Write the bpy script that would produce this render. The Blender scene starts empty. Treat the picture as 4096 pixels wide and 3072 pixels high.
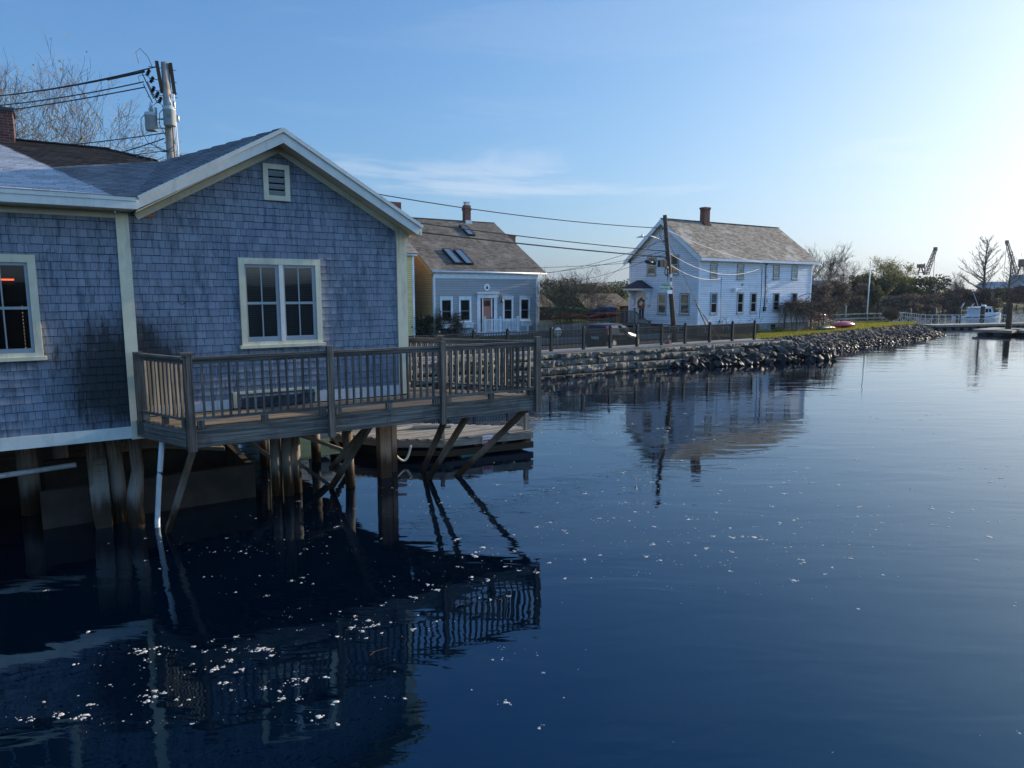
import bpy, math, random
from mathutils import Vector as V, Matrix as M3, noise as NZ
R = random.Random(7)
sc = bpy.context.scene
COL = sc.collection
rad = math.radians

# ------------------------------------------------------------------ camera frame (survey of the place)
FPX, PITCH, YAW, HC = 2731.0, math.atan(366/2731.0), rad(33), 4.0
_F0 = V((math.sin(YAW), math.cos(YAW), 0)); _R = V((math.cos(YAW), -math.sin(YAW), 0))
_F = _F0*math.cos(PITCH) - V((0, 0, math.sin(PITCH))); _U = _F0*math.sin(PITCH) + V((0, 0, math.cos(PITCH)))
def _ray(u, v): return _F + _R*((u-2048)/FPX) + _U*(-(v-1536)/FPX)
def onZ(u, v, z): d = _ray(u, v); k = (z-HC)/d.z; return V((k*d.x, k*d.y, z))
def onY(u, v, y): d = _ray(u, v); k = y/d.y; return V((k*d.x, y, HC+k*d.z))
def onX(u, v, x): d = _ray(u, v); k = x/d.x; return V((x, k*d.y, HC+k*d.z))
def far(u, dist, z=0.0):                       # a ground point at a map bearing and depth
    d = _ray(u, 1170); d = V((d.x, d.y, 0)); k = dist/d.dot(_F0); return V((d.x*k, d.y*k, z))

# ------------------------------------------------------------------ mesh builder
class MB:
    def __init__(s): s.v = []; s.f = []; s.lc = []; s.t = []
    def add(s, vs, fs, lc=None, t=None):
        o = len(s.v); t = R.random() if t is None else t
        vs = [V(p) for p in vs]; s.v += vs; s.f += [tuple(i+o for i in f) for f in fs]
        s.lc += [V(p) for p in (lc or vs)]; s.t += [t]*len(vs); return s
    def box(s, c, d, rot=None, t=None):
        c = V(c); h = V(d)/2; off = V((R.random()*20, R.random()*20, R.random()*20))
        ax = max(range(3), key=lambda i: d[i])
        vs, lc = [], []
        for x in (-1, 1):
            for y in (-1, 1):
                for z in (-1, 1):
                    p = V((x*h.x, y*h.y, z*h.z)); l = (p[ax], p[(ax+1) % 3], p[(ax+2) % 3]); lc.append(V(l)+off)
                    vs.append(c+(rot @ p if rot else p))
        return s.add(vs, [(0, 1, 3, 2), (4, 6, 7, 5), (0, 4, 5, 1), (2, 3, 7, 6), (0, 2, 6, 4), (1, 5, 7, 3)], lc, t)
    def b2(s, a, b, t=None):                    # box by two corners
        a, b = V(a), V(b); return s.box((a+b)/2, [abs(q) for q in (b-a)], None, t)
    def bar(s, p0, p1, w, h, up=(0, 0, 1), t=None):
        p0, p1 = V(p0), V(p1); d = p1-p0; L = d.length; x = d/L; u = V(up)
        if abs(x.dot(u)) > .98: u = V((0, 1, 0))
        y = u.cross(x).normalized(); z = x.cross(y)
        return s.box((p0+p1)/2, (L, w, h), M3((x, y, z)).transposed(), t)
    def tube(s, pts, rs, n=8, caps=True, t=None):
        pts = [V(p) for p in pts]
        if not isinstance(rs, (list, tuple)): rs = [rs]*len(pts)
        off = V((R.random()*20, R.random()*20, R.random()*20)); vs, lc, fs = [], [], []; L = 0
        up = V((0, 0, 1)); d0 = (pts[1]-pts[0]).normalized()
        if abs(d0.z) > .9: up = V((0, 1, 0))
        for i, p in enumerate(pts):
            d = (pts[min(i+1, len(pts)-1)]-pts[max(i-1, 0)]).normalized()
            a = d.cross(up).normalized(); b = a.cross(d); up = b if abs(d.dot(up)) < .99 else up
            if i: L += (p-pts[i-1]).length
            for k in range(n):
                th = 2*math.pi*k/n; vs.append(p+(a*math.cos(th)+b*math.sin(th))*rs[i]); lc.append(off+V((L, math.cos(th)*rs[i], math.sin(th)*rs[i])))
        for i in range(len(pts)-1):
            for k in range(n):
                k2 = (k+1) % n; fs.append((i*n+k, i*n+k2, (i+1)*n+k2, (i+1)*n+k))
        if caps and n > 2: fs += [tuple(range(n))[::-1], tuple((len(pts)-1)*n+k for k in range(n))]
        return s.add(vs, fs, lc, t)
    def lathe(s, c, prof, n=16, t=None, axis=None):
        c = V(c); vs, fs = [], []; q = axis or M3.Identity(3)
        for (r, z) in prof:
            for k in range(n): th = 2*math.pi*k/n; vs.append(c+q @ V((r*math.cos(th), r*math.sin(th), z)))
        for i in range(len(prof)-1):
            for k in range(n): k2 = (k+1) % n; fs.append((i*n+k, i*n+k2, (i+1)*n+k2, (i+1)*n+k))
        fs += [tuple(range(n))[::-1], tuple((len(prof)-1)*n+k for k in range(n))]
        return s.add(vs, fs, None, t)
    def poly(s, pts, ext=None, t=None):         # polygon, optionally extruded
        n = len(pts); pts = [V(p) for p in pts]
        if ext is None: return s.add(pts, [tuple(range(n))], None, t)
        e = V(ext); return s.add(pts+[p+e for p in pts], [tuple(range(n))[::-1], tuple(range(n, 2*n))]+[(i, (i+1) % n, n+(i+1) % n, n+i) for i in range(n)], None, t)
    def ball(s, c, r, n=10, m=6, t=None, jit=0, seed=0):
        c = V(c); r = V(r) if hasattr(r, '__len__') else V((r, r, r)); vs, fs = [], []
        for i in range(m+1):
            ph = math.pi*i/m
            for k in range(n):
                th = 2*math.pi*k/n; p = V((math.sin(ph)*math.cos(th), math.sin(ph)*math.sin(th), math.cos(ph)))
                if jit: p = p*(1+jit*NZ.noise(p*1.7+V((seed*3.1, seed, 0))))
                vs.append(c+V((p.x*r.x, p.y*r.y, p.z*r.z)))
        for i in range(m):
            for k in range(n): k2 = (k+1) % n; fs.append((i*n+k, (i+1)*n+k, (i+1)*n+k2, i*n+k2))
        return s.add(vs, fs, None, t)
    def build(s, name, mat, parent=None, smooth=False):
        me = bpy.data.meshes.new(name); me.from_pydata(s.v, [], s.f); me.update()
        a = me.attributes.new('lc', 'FLOAT_VECTOR', 'POINT'); a.data.foreach_set('vector', [q for p in s.lc for q in p])
        a = me.attributes.new('tint', 'FLOAT', 'POINT'); a.data.foreach_set('value', s.t)
        if smooth: me.polygons.foreach_set('use_smooth', [True]*len(me.polygons))
        me.materials.append(mat); o = bpy.data.objects.new(name, me); COL.objects.link(o)
        if parent: o.parent = parent
        return o

def tag(o, label, cat, group=None):
    o['label'] = label; o['category'] = cat
    if group: o['group'] = group
    return o
def thing(name, label, cat, group=None, loc=(0, 0, 0)):
    o = bpy.data.objects.new(name, None); COL.objects.link(o); o.location = loc; o.empty_display_size = .2
    return tag(o, label, cat, group)
def base(o, loc):                               # move a thing's origin to its base, leaving its parts where they are
    loc = V(loc)
    o.location = loc
    for c in o.children: c.location = V(c.location)-loc
    return o
def struct(o, kind='structure'): o['kind'] = kind; return o
def copy_tree(o, parent=None):
    c = o.copy(); COL.objects.link(c); c.parent = parent
    for ch in o.children: copy_tree(ch, c)
    return c

# ------------------------------------------------------------------ materials
class NT:
    def __init__(s, name):
        s.m = bpy.data.materials.new(name); s.m.use_nodes = True; s.t = s.m.node_tree; s.n = s.t.nodes; s.b = s.n['Principled BSDF']; s.out = s.n['Material Output']
    def N(s, ty, **kw):
        n = s.n.new(ty)
        for k, v in kw.items():
            if k.startswith('i_'):
                key = k[2:]; key = int(key) if key.isdigit() else key.replace('_', ' ')
                s.set(n.inputs[key], v)
            else: setattr(n, k, v)
        return n
    def set(s, inp, v):
        if isinstance(v, bpy.types.NodeSocket): s.t.links.new(v, inp)
        else:
            if isinstance(v, (tuple, list)) and len(v) == 3 and inp.type == 'RGBA': v = (*v, 1)
            inp.default_value = v
    def math(s, op, a, b=0.0, c=None):
        n = s.N('ShaderNodeMath', operation=op); s.set(n.inputs[0], a); s.set(n.inputs[1], b)
        if c is not None: s.set(n.inputs[2], c)
        return n.outputs[0]
    def mix(s, f, a, b, mode='MIX'):
        n = s.N('ShaderNodeMix', data_type='RGBA', blend_type=mode); s.set(n.inputs[0], f); s.set(n.inputs[6], a); s.set(n.inputs[7], b); return n.outputs[2]
    def attr(s, name): return s.N('ShaderNodeAttribute', attribute_name=name)
    def pos(s): return s.N('ShaderNodeNewGeometry').outputs['Position']
    def map(s, vec, sc=(1, 1, 1), rot=(0, 0, 0), loc=(0, 0, 0)):
        n = s.N('ShaderNodeMapping'); s.set(n.inputs['Vector'], vec); n.inputs['Scale'].default_value = sc; n.inputs['Rotation'].default_value = rot; n.inputs['Location'].default_value = loc; return n.outputs[0]
    def noise(s, vec, scale, detail=4, rough=.55, dist=0):
        n = s.N('ShaderNodeTexNoise'); s.set(n.inputs['Vector'], vec); n.inputs['Scale'].default_value = scale; n.inputs['Detail'].default_value = detail; n.inputs['Roughness'].default_value = rough; n.inputs['Distortion'].default_value = dist; return n.outputs['Fac']
    def ramp(s, f, lo, hi, a=0.0, b=1.0):
        n = s.N('ShaderNodeMapRange'); n.interpolation_type = 'SMOOTHSTEP'; s.set(n.inputs[0], f); n.inputs[1].default_value = lo; n.inputs[2].default_value = hi; n.inputs[3].default_value = a; n.inputs[4].default_value = b; return n.outputs[0]
    def bump(s, h, strength=.3, dist=.01):
        n = s.N('ShaderNodeBump'); s.set(n.inputs['Height'], h); n.inputs['Strength'].default_value = strength; n.inputs['Distance'].default_value = dist; s.set(s.b.inputs['Normal'], n.outputs[0])
    def done(s, col=None, rough=None, metal=None, spec=None):
        for k, v in (('Base Color', col), ('Roughness', rough), ('Metallic', metal), ('Specular IOR Level', spec)):
            if v is not None: s.set(s.b.inputs[k], v)
        return s.m
    def tintmul(s, col, lo=.75, hi=1.25):
        t = s.attr('tint').outputs['Fac']; f = s.math('MULTIPLY_ADD', t, hi-lo, lo)
        n = s.N('ShaderNodeVectorMath', operation='SCALE'); s.set(n.inputs[0], col); s.set(n.inputs['Scale'], f); return n.outputs[0]

def wood(name, c1, c2, rough=.85, var=(.7, 1.25), wet=False):
    n = NT(name); lc = n.attr('lc').outputs['Vector']
    g = n.noise(n.map(lc, (.9, 42, 42)), 1.0, 6, .6, .5); k = n.noise(lc, 3.0, 3)
    c = n.mix(n.ramp(g, .35, .68), c1, c2); c = n.mix(n.ramp(k, .45, .75, 0, .5), c, tuple(q*.5 for q in c1)); c = n.tintmul(c, *var)
    r = rough
    if wet:                                     # tide line: bleached above, brown weed and wet wood below
        z = n.N('ShaderNodeSeparateXYZ'); n.set(z.inputs[0], n.pos()); zz = n.math('ADD', z.outputs[2], n.math('MULTIPLY', n.noise(n.map(n.pos(), (9, 9, 1.5)), 1.0, 4), .5))
        c = n.mix(n.ramp(zz, .55, .95), n.mix(n.ramp(g, .3, .7), (.012, .009, .005), (.055, .028, .011)), n.mix(n.ramp(zz, .9, 1.5), n.mix(.6, c, (.30, .27, .23)), c))
        r = n.ramp(zz, .4, .8, .45, .85)
    n.bump(g, .5, .006); return n.done(c, r, spec=.3)
def paint(name, col, rough=.55, var=(.93, 1.05), mott=.12, scale=3.0, metal=0.0, spec=.4, dirt=None):
    n = NT(name); p = n.noise(n.pos(), scale, 5, .6); c = n.mix(n.ramp(p, .3, .75), tuple(q*(1-mott) for q in col), tuple(min(1, q*(1+mott*.4)) for q in col))
    if dirt: c = n.mix(n.ramp(n.noise(n.map(n.pos(), (3, 3, .6)), 1.7, 5, .65), .5, .78, 0, .75), c, dirt)
    return n.done(n.tintmul(c, *var), rough, metal, spec)
def plain(name, col, rough=.5, metal=0.0, spec=.5): return NT(name).done(col, rough, metal, spec)
def emit(name, col, st):
    n = NT(name); n.set(n.b.inputs['Emission Color'], col); n.b.inputs['Emission Strength'].default_value = st; return n.done((0, 0, 0), .8)
def glass(name='clear_glass', tint=(.75, .8, .8), base_refl=.05):
    n = NT(name); tr = n.N('ShaderNodeBsdfTransparent', i_Color=tint); gl = n.N('ShaderNodeBsdfGlossy', i_Roughness=.03); gl.inputs['Color'].default_value = (.9, .93, .95, 1)
    fr = n.N('ShaderNodeFresnel', i_IOR=1.5); f = n.math('ADD', fr.outputs[0], base_refl-.04)
    mx = n.N('ShaderNodeMixShader'); n.set(mx.inputs[0], f); n.set(mx.inputs[1], tr.outputs[0]); n.set(mx.inputs[2], gl.outputs[0]); n.t.links.new(mx.outputs[0], n.out.inputs['Surface']); return n.m
def brick(name, c1, c2, mortar, sx=4.5, rough=.85):
    n = NT(name); p = n.pos(); s_ = n.N('ShaderNodeSeparateXYZ'); n.set(s_.inputs[0], p)
    cb = n.N('ShaderNodeCombineXYZ'); n.set(cb.inputs[0], n.math('ADD', s_.outputs[0], s_.outputs[1])); n.set(cb.inputs[1], s_.outputs[2])
    b = n.N('ShaderNodeTexBrick', i_Scale=1.0); n.set(b.inputs['Vector'], n.map(cb.outputs[0], (sx, sx, sx)))
    b.inputs['Color1'].default_value = (*c1, 1); b.inputs['Color2'].default_value = (*c2, 1); b.inputs['Mortar'].default_value = (*mortar, 1); b.inputs['Brick Width'].default_value = .9; b.inputs['Row Height'].default_value = .3; b.inputs['Mortar Size'].default_value = .025
    c = n.mix(n.ramp(n.noise(p, 4, 4), .3, .7, 0, .5), b.outputs['Color'], (.05, .025, .02)); n.bump(b.outputs['Fac'], -.4, .01); return n.done(c, rough, spec=.2)

MAT = {}
def mats():
    m = MAT
    m['wood'] = wood('weathered_wood', (.05, .045, .038), (.19, .175, .15))
    m['woodd'] = wood('deck_rim_wood', (.06, .053, .045), (.23, .205, .175))
    m['floor'] = wood('deck_boards', (.125, .098, .07), (.28, .22, .16))
    m['pile'] = wood('tidal_pile_wood', (.085, .052, .03), (.24, .165, .10), wet=True)
    m['dock'] = wood('bleached_dock_wood', (.17, .145, .115), (.42, .37, .30))
    m['bark'] = wood('bark', (.045, .033, .024), (.14, .105, .075))
    m['twig'] = paint('twigs', (.15, .11, .075), .9, (.6, 1.3), spec=.1)
    m['polewood'] = wood('pole_wood', (.17, .14, .115), (.36, .31, .26))
    m['darkpole'] = wood('creosote_pole_wood', (.05, .032, .022), (.13, .085, .055))
    m['picket'] = wood('picket_wood', (.12, .095, .075), (.30, .25, .20))
    m['cream'] = paint('cream_trim', (.66, .59, .41), .5, dirt=(.3, .26, .17))
    m['trim'] = paint('grey_white_trim', (.68, .66, .58), .5, dirt=(.42, .42, .40))
    m['white'] = paint('white_paint', (.78, .78, .78), .5)
    m['sash'] = paint('grey_sash', (.30, .32, .33), .5)
    m['glass'] = glass()
    m['darkroom'] = plain('dark_room', (.006, .007, .009), .9, spec=.1)
    n = NT('dark_blind'); s_ = n.N('ShaderNodeSeparateXYZ'); n.set(s_.inputs[0], n.pos()); w = n.math('SINE', n.math('MULTIPLY', s_.outputs[2], 190.0)); m['blind'] = n.done(n.mix(n.ramp(w, -.6, .8), (.008, .010, .013), (.045, .05, .055)), .6)
    m['curtain'] = paint('beige_shade', (.36, .35, .32), .8, mott=.4, scale=2.2)
    m['curtainw'] = paint('pale_curtain', (.45, .50, .52), .8, mott=.4, scale=2.0)
    m['darkcur'] = paint('dim_curtain', (.022, .032, .045), .8, mott=.5, scale=2.5)
    # cedar shingles: per-shingle tone, weather streaks, mildew near the inside corner by the deck
    n = NT('cedar_shingle'); p = n.pos(); t = n.attr('tint').outputs['Fac']; s_ = n.N('ShaderNodeSeparateXYZ'); n.set(s_.inputs[0], p)
    st = n.noise(n.map(p, (9, 9, 1.6)), 1.3, 5, .65); bl = n.noise(p, 1.3, 4, .6); fine = n.noise(n.map(p, (70, 70, 5)), 1.0, 3)
    c = n.mix(t, (.165, .185, .22), (.225, .25, .29)); c = n.mix(n.ramp(st, .46, .70, 0, .85), c, (.075, .095, .125)); c = n.mix(n.ramp(bl, .52, .75, 0, .5), c, (.10, .145, .21)); c = n.mix(n.ramp(fine, .5, .8, 0, .35), c, (.25, .32, .41))
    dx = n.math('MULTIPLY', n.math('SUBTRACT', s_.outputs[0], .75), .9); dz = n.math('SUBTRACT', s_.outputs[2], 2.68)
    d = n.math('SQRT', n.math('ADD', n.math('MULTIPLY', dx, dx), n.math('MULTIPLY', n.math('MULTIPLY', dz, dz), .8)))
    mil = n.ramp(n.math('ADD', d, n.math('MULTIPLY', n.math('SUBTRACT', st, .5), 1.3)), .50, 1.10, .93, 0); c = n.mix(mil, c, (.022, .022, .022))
    n.bump(fine, .35, .004); m['shingle'] = n.done(c, .85, spec=.2)
    m['newshingle'] = wood('raw_cedar', (.24, .10, .04), (.36, .18, .08))
    def lap(name, col, dirt): 
        n = NT(name); p = n.pos(); c = n.tintmul(n.mix(n.ramp(n.noise(n.map(p, (2, 2, .7)), 1.6, 5, .65), .42, .8, 0, .6), col, dirt), .9, 1.06); m[name] = n.done(c, .5, spec=.35)
    lap('white_clapboard', (.70, .70, .72), (.55, .56, .57)); lap('bluegrey_clapboard', (.37, .36, .35), (.30, .30, .30)); lap('yellow_clapboard', (.82, .60, .23), (.66, .48, .18)); lap('orange_clapboard', (.66, .42, .18), (.52, .33, .14)); m['lapshadow'] = plain('lap_shadow_sheathing', (.10, .10, .10), .9, spec=.1)  # sheathing coloured dark to paint the shadow lines between laps
    def roof(name, c1, c2, lich=None, frost=False):
        n = NT(name); p = n.pos(); t = n.attr('tint').outputs['Fac']; c = n.mix(t, c1, c2)
        c = n.mix(n.ramp(n.noise(p, 60, 2), .4, .7, 0, .4), c, tuple(q*1.6 for q in c2))
        if lich: c = n.mix(n.ramp(n.noise(n.map(p, (.8, .8, .8)), 1.0, 6, .7), .50, .70, 0, .85), c, lich)
        if frost:                               # hoar frost that has melted along a slanting edge
            s_ = n.N('ShaderNodeSeparateXYZ'); n.set(s_.inputs[0], p); x, y = s_.outputs[0], s_.outputs[1]
            e = n.math('ADD', n.math('ADD', n.math('MULTIPLY', x, .92), n.math('MULTIPLY', y, .55)), n.math('MULTIPLY', n.noise(p, 3, 4), .12))
            left = n.ramp(e, 7.42, 7.5, 1, 0)
            lowband = n.ramp(n.math('ADD', n.math('SUBTRACT', y, n.math('MULTIPLY', x, .6)), n.math('MULTIPLY', n.noise(p, 4, 3), .05)), 13.56, 13.60, 1, 0)
            f = n.math('MAXIMUM', n.math('MULTIPLY', left, .92), n.math('MULTIPLY', lowband, n.math('MULTIPLY_ADD', n.noise(p, 2.2, 4), .5, .12)))
            f = n.math('MULTIPLY', f, n.math('MULTIPLY_ADD', t, .35, .7)); c = n.mix(f, c, (.52, .54, .57))
        n.bump(n.noise(p, 90, 2), .4, .004); m[name] = n.done(c, .9, spec=.25)
    roof('frosted_roof', (.016, .015, .016), (.04, .037, .036), frost=True); roof('brown_roof', (.06, .05, .04), (.17, .145, .115), (.25, .22, .18)); roof('tan_roof', (.105, .085, .062), (.33, .28, .215), (.55, .50, .42)); roof('black_roof', (.02, .02, .024), (.05, .05, .055)); roof('shed_roof', (.10, .08, .06), (.20, .16, .11), (.30, .26, .2))
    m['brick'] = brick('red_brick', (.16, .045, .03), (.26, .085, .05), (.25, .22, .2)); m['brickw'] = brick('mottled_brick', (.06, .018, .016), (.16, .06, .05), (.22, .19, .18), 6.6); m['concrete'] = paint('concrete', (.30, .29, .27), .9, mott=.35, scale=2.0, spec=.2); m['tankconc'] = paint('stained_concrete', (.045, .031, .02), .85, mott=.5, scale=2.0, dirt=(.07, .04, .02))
    n = NT('granite'); p = n.pos(); t = n.attr('tint').outputs['Fac']; a = n.noise(n.map(p, (5, 5, 2.2)), 1.6, 6, .7); s_ = n.N('ShaderNodeSeparateXYZ'); n.set(s_.inputs[0], p)
    c = n.mix(n.ramp(a, .3, .72), (.058, .05, .04), (.27, .24, .195)); c = n.mix(n.ramp(n.noise(p, 1.1, 4), .5, .75, 0, .6), c, (.30, .22, .13)); c = n.tintmul(c, .7, 1.2); c = n.mix(n.ramp(n.math('ADD', s_.outputs[2], n.math('MULTIPLY', a, .15)), .10, .22, .75, 0), c, (.03, .026, .02)); n.bump(n.noise(n.map(p, (14, 14, 7)), 1.0, 6, .7), .9, .05); m['granite'] = n.done(c, .8, spec=.3)
    n = NT('riprap_rock'); p = n.pos(); s_ = n.N('ShaderNodeSeparateXYZ'); n.set(s_.inputs[0], p); oi = n.N('ShaderNodeObjectInfo').outputs['Random']; t = n.math('FRACT', n.math('ADD', n.attr('tint').outputs['Fac'], oi))
    c = n.mix(t, (.026, .024, .023), (.105, .094, .085)); c = n.mix(n.ramp(n.noise(p, 5, 5, .65), .42, .75, 0, .5), c, (.165, .145, .12)); wetz = n.math('ADD', s_.outputs[2], n.math('MULTIPLY', n.noise(p, 1.5, 3), .4)); w = n.ramp(wetz, .5, .85, 1, 0); c = n.mix(w, c, (.012, .012, .012)); n.bump(n.noise(p, 14, 5), .6, .03); m['rock'] = n.done(c, n.ramp(wetz, .45, .75, .55, .9), spec=.25)
    m['asphalt'] = paint('asphalt', (.075, .078, .085), .9, mott=.3, scale=6, spec=.2); m['walk'] = paint('sidewalk', (.28, .27, .25), .9, mott=.25, scale=4, spec=.2)
    n = NT('grass'); p = n.pos(); a = n.noise(n.map(p, (1, 1, 1)), .9, 6, .7); b = n.noise(p, 14, 4, .7); n.bump(b, .9, .08); m['grass'] = n.done(n.tintmul(n.mix(n.ramp(b, .3, .7, 0, .6), n.mix(n.ramp(a, .35, .7), (.05, .075, .016), (.155, .165, .04)), (.035, .05, .012)), .8, 1.2), .9, spec=.1)
    n = NT('earth'); p = n.pos(); m['earth'] = n.done(n.mix(n.ramp(n.noise(p, 2, 5, .7), .3, .7), (.03, .024, .018), (.11, .09, .065)), .95, spec=.1)
    def foliage(name, col, tr=.45, var=(.5, 1.45)):
        n = NT(name); c = n.tintmul(n.mix(n.ramp(n.noise(n.pos(), .6, 3), .3, .7), tuple(q*.75 for q in col), col), *var); d = n.N('ShaderNodeBsdfDiffuse'); n.set(d.inputs[0], c); t = n.N('ShaderNodeBsdfTranslucent'); n.set(t.inputs[0], c); x = n.N('ShaderNodeMixShader'); x.inputs[0].default_value = tr; n.set(x.inputs[1], d.outputs[0]); n.set(x.inputs[2], t.outputs[0]); n.t.links.new(x.outputs[0], n.out.inputs['Surface']); return n.m
    m['brush'] = foliage('brush_twigs', (.17, .13, .095), .3); m['evergreen'] = foliage('dark_foliage', (.095, .105, .05)); m['yelleaf'] = foliage('yellow_green_foliage', (.22, .21, .05)); m['bud'] = foliage('spring_buds', (.42, .33, .12)); m['blade'] = foliage('grass_blades', (.27, .26, .055), .4, (.6, 1.3)); m['ivy'] = paint('dark_leaves', (.02, .028, .014), .7, (.5, 1.4)); m['redbush'] = paint('red_shrub_twigs', (.16, .06, .05), .9, (.5, 1.3), spec=.1); m['reed'] = paint('dry_reeds', (.34, .25, .14), .9, (.6, 1.3), spec=.1)
    m['black'] = plain('black_metal', (.012, .013, .013), .38, spec=.5); m['blackm'] = plain('black_rubber', (.01, .01, .011), .6); m['wire'] = plain('wire', (.02, .018, .018), .6); m['whitewire'] = plain('pale_cable', (.50, .48, .44), .7); m['steel'] = plain('galvanised_steel', (.42, .43, .43), .42, .7); m['alu'] = plain('aluminium', (.62, .63, .64), .4, .6); m['tank'] = paint('transformer_grey', (.44, .48, .47), .45, mott=.08); m['porcelain'] = plain('porcelain', (.28, .29, .30), .25); m['rust'] = paint('rusty_steel', (.20, .085, .06), .8, mott=.4, scale=.2); m['pvc'] = paint('white_pipe', (.72, .74, .74), .35, dirt=(.45, .42, .36)); m['rope'] = paint('rope', (.52, .46, .36), .9)
    m['carblack'] = plain('car_black_paint', (.006, .006, .007), .12); m['carred'] = plain('car_red_paint', (.16, .006, .01), .2); m['carglass'] = plain('car_glass', (.012, .015, .018), .05, spec=.7); m['lampred'] = plain('red_lens', (.28, .01, .012), .2); m['chrome'] = plain('bright_metal', (.7, .7, .7), .2, .9); m['tyre'] = plain('tyre', (.014, .014, .015), .8)
    for k, c in (('kgreen', (.02, .22, .05)), ('kblue', (.02, .07, .32)), ('kred', (.35, .02, .03)), ('korange', (.42, .13, .02)), ('kyellow', (.50, .27, .02)), ('kpink', (.42, .04, .06))): m[k] = plain('kayak_'+k[1:], c, .22)
    m['signgreen'] = plain('sign_green', (.0, .17, .09), .4); m['signwhite'] = plain('sign_white', (.8, .8, .8), .4); m['signred'] = plain('sign_red', (.42, .015, .03), .4); m['signblack'] = plain('sign_black', (.02, .02, .02), .5); m['cone'] = plain('cone_orange', (.55, .055, .025), .5); m['door'] = paint('salmon_door', (.55, .20, .13), .5); m['foam'] = paint('sea_foam', (.70, .61, .50), .9, (.7, 1.1), spec=.2); m['bluetarp'] = paint('blue_hatch', (.075, .10, .14), .6, mott=.6, scale=5, dirt=(.02, .03, .04)); m['teal'] = plain('teal_foam', (.03, .22, .19), .7); m['yellowp'] = plain('yellow_panel', (.65, .40, .01), .5); m['dgreen'] = plain('dark_green', (.01, .06, .05), .5); m['hull'] = paint('boat_white', (.72, .73, .74), .3); m['fargrey'] = paint('far_building', (.22, .26, .30), .7); m['farwhite'] = paint('far_white_building', (.5, .55, .6), .7)
    m['woods'] = paint('added_unseen_woods', (.018, .02, .014), .95, scale=.3, mott=.5); m['hill'] = paint('hill_woods', (.05, .055, .04), .95, scale=.05, mott=.5)
    m['dirtpanel'] = paint('peeling_white_board', (.55, .56, .57), .7, mott=.2, scale=4, dirt=(.16, .15, .14))
mats(); m = MAT

# ------------------------------------------------------------------ cladding helpers
def tiles(mb, O, U, Vv, N, vmax, h, wr, interval, holes=(), th=.014, gap=.004, jit=.0, vg=.0):
    """courses of shingles / slates / clapboards laid as real overlapping pieces"""
    O, U, Vv, N = V(O), V(U), V(Vv), V(N); i = 0; v0 = 0.0
    while v0 < vmax-.01:
        v1 = min(v0+h, vmax); a, b = interval(v0, v1); u = a - R.random()*wr[0]
        while u < b-.005:
            w = R.uniform(*wr); s0, s1 = max(u, a), min(u+w-gap, b); u += w
            segs = [(s0, s1)]
            for (h0, h1, k0, k1) in holes:
                if v0 > k0-.01 and v1 < k1+.01:
                    ns = []
                    for (p, q) in segs:
                        if q <= h0 or p >= h1: ns.append((p, q)); continue
                        if p < h0: ns.append((p, h0))
                        if q > h1: ns.append((h1, q))
                    segs = ns
            t = R.random()
            for (p, q) in segs:
                if q-p < .006: continue
                j = R.uniform(-jit, jit); e = th*R.uniform(.85, 1.15)
                v0_ = v0+vg
                bl, br, tr, tl = O+U*p+Vv*(v0_+j)+N*e, O+U*q+Vv*(v0_+j)+N*e, O+U*q+Vv*v1+N*.003, O+U*p+Vv*v1+N*.003
                b0, b1 = O+U*p+Vv*(v0_+j), O+U*q+Vv*(v0_+j)
                mb.add([bl, br, tr, tl, b0, b1], [(0, 1, 2, 3), (4, 5, 1, 0), (4, 0, 3), (1, 5, 2)], None, t)
        v0 = v1
def plane_tiles(mb, poly, up_hint, h, wr, th=.012, gap=.004, jit=.004):
    """tile a planar roof polygon; courses are horizontal"""
    P = [V(p) for p in poly]; n = (P[1]-P[0]).cross(P[2]-P[0]).normalized()
    if n.z < 0: n = -n
    U = V((0, 0, 1)).cross(n).normalized(); Vv = n.cross(U)
    O = min(P, key=lambda p: p.dot(Vv)); q = [((p-O).dot(U), (p-O).dot(Vv)) for p in P]; vm = max(b for a, b in q)
    def iv(v0, v1):
        vm_ = (v0+v1)/2; xs = []
        for i in range(len(q)):
            (a0, b0), (a1, b1) = q[i], q[(i+1) % len(q)]
            if (b0-vm_)*(b1-vm_) < 0: xs.append(a0+(a1-a0)*(vm_-b0)/(b1-b0))
        return (min(xs), max(xs)) if len(xs) > 1 else (0, 0)
    tiles(mb, O+n*.004, U, Vv, n, vm, h, wr, iv, (), th, gap, jit)

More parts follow.
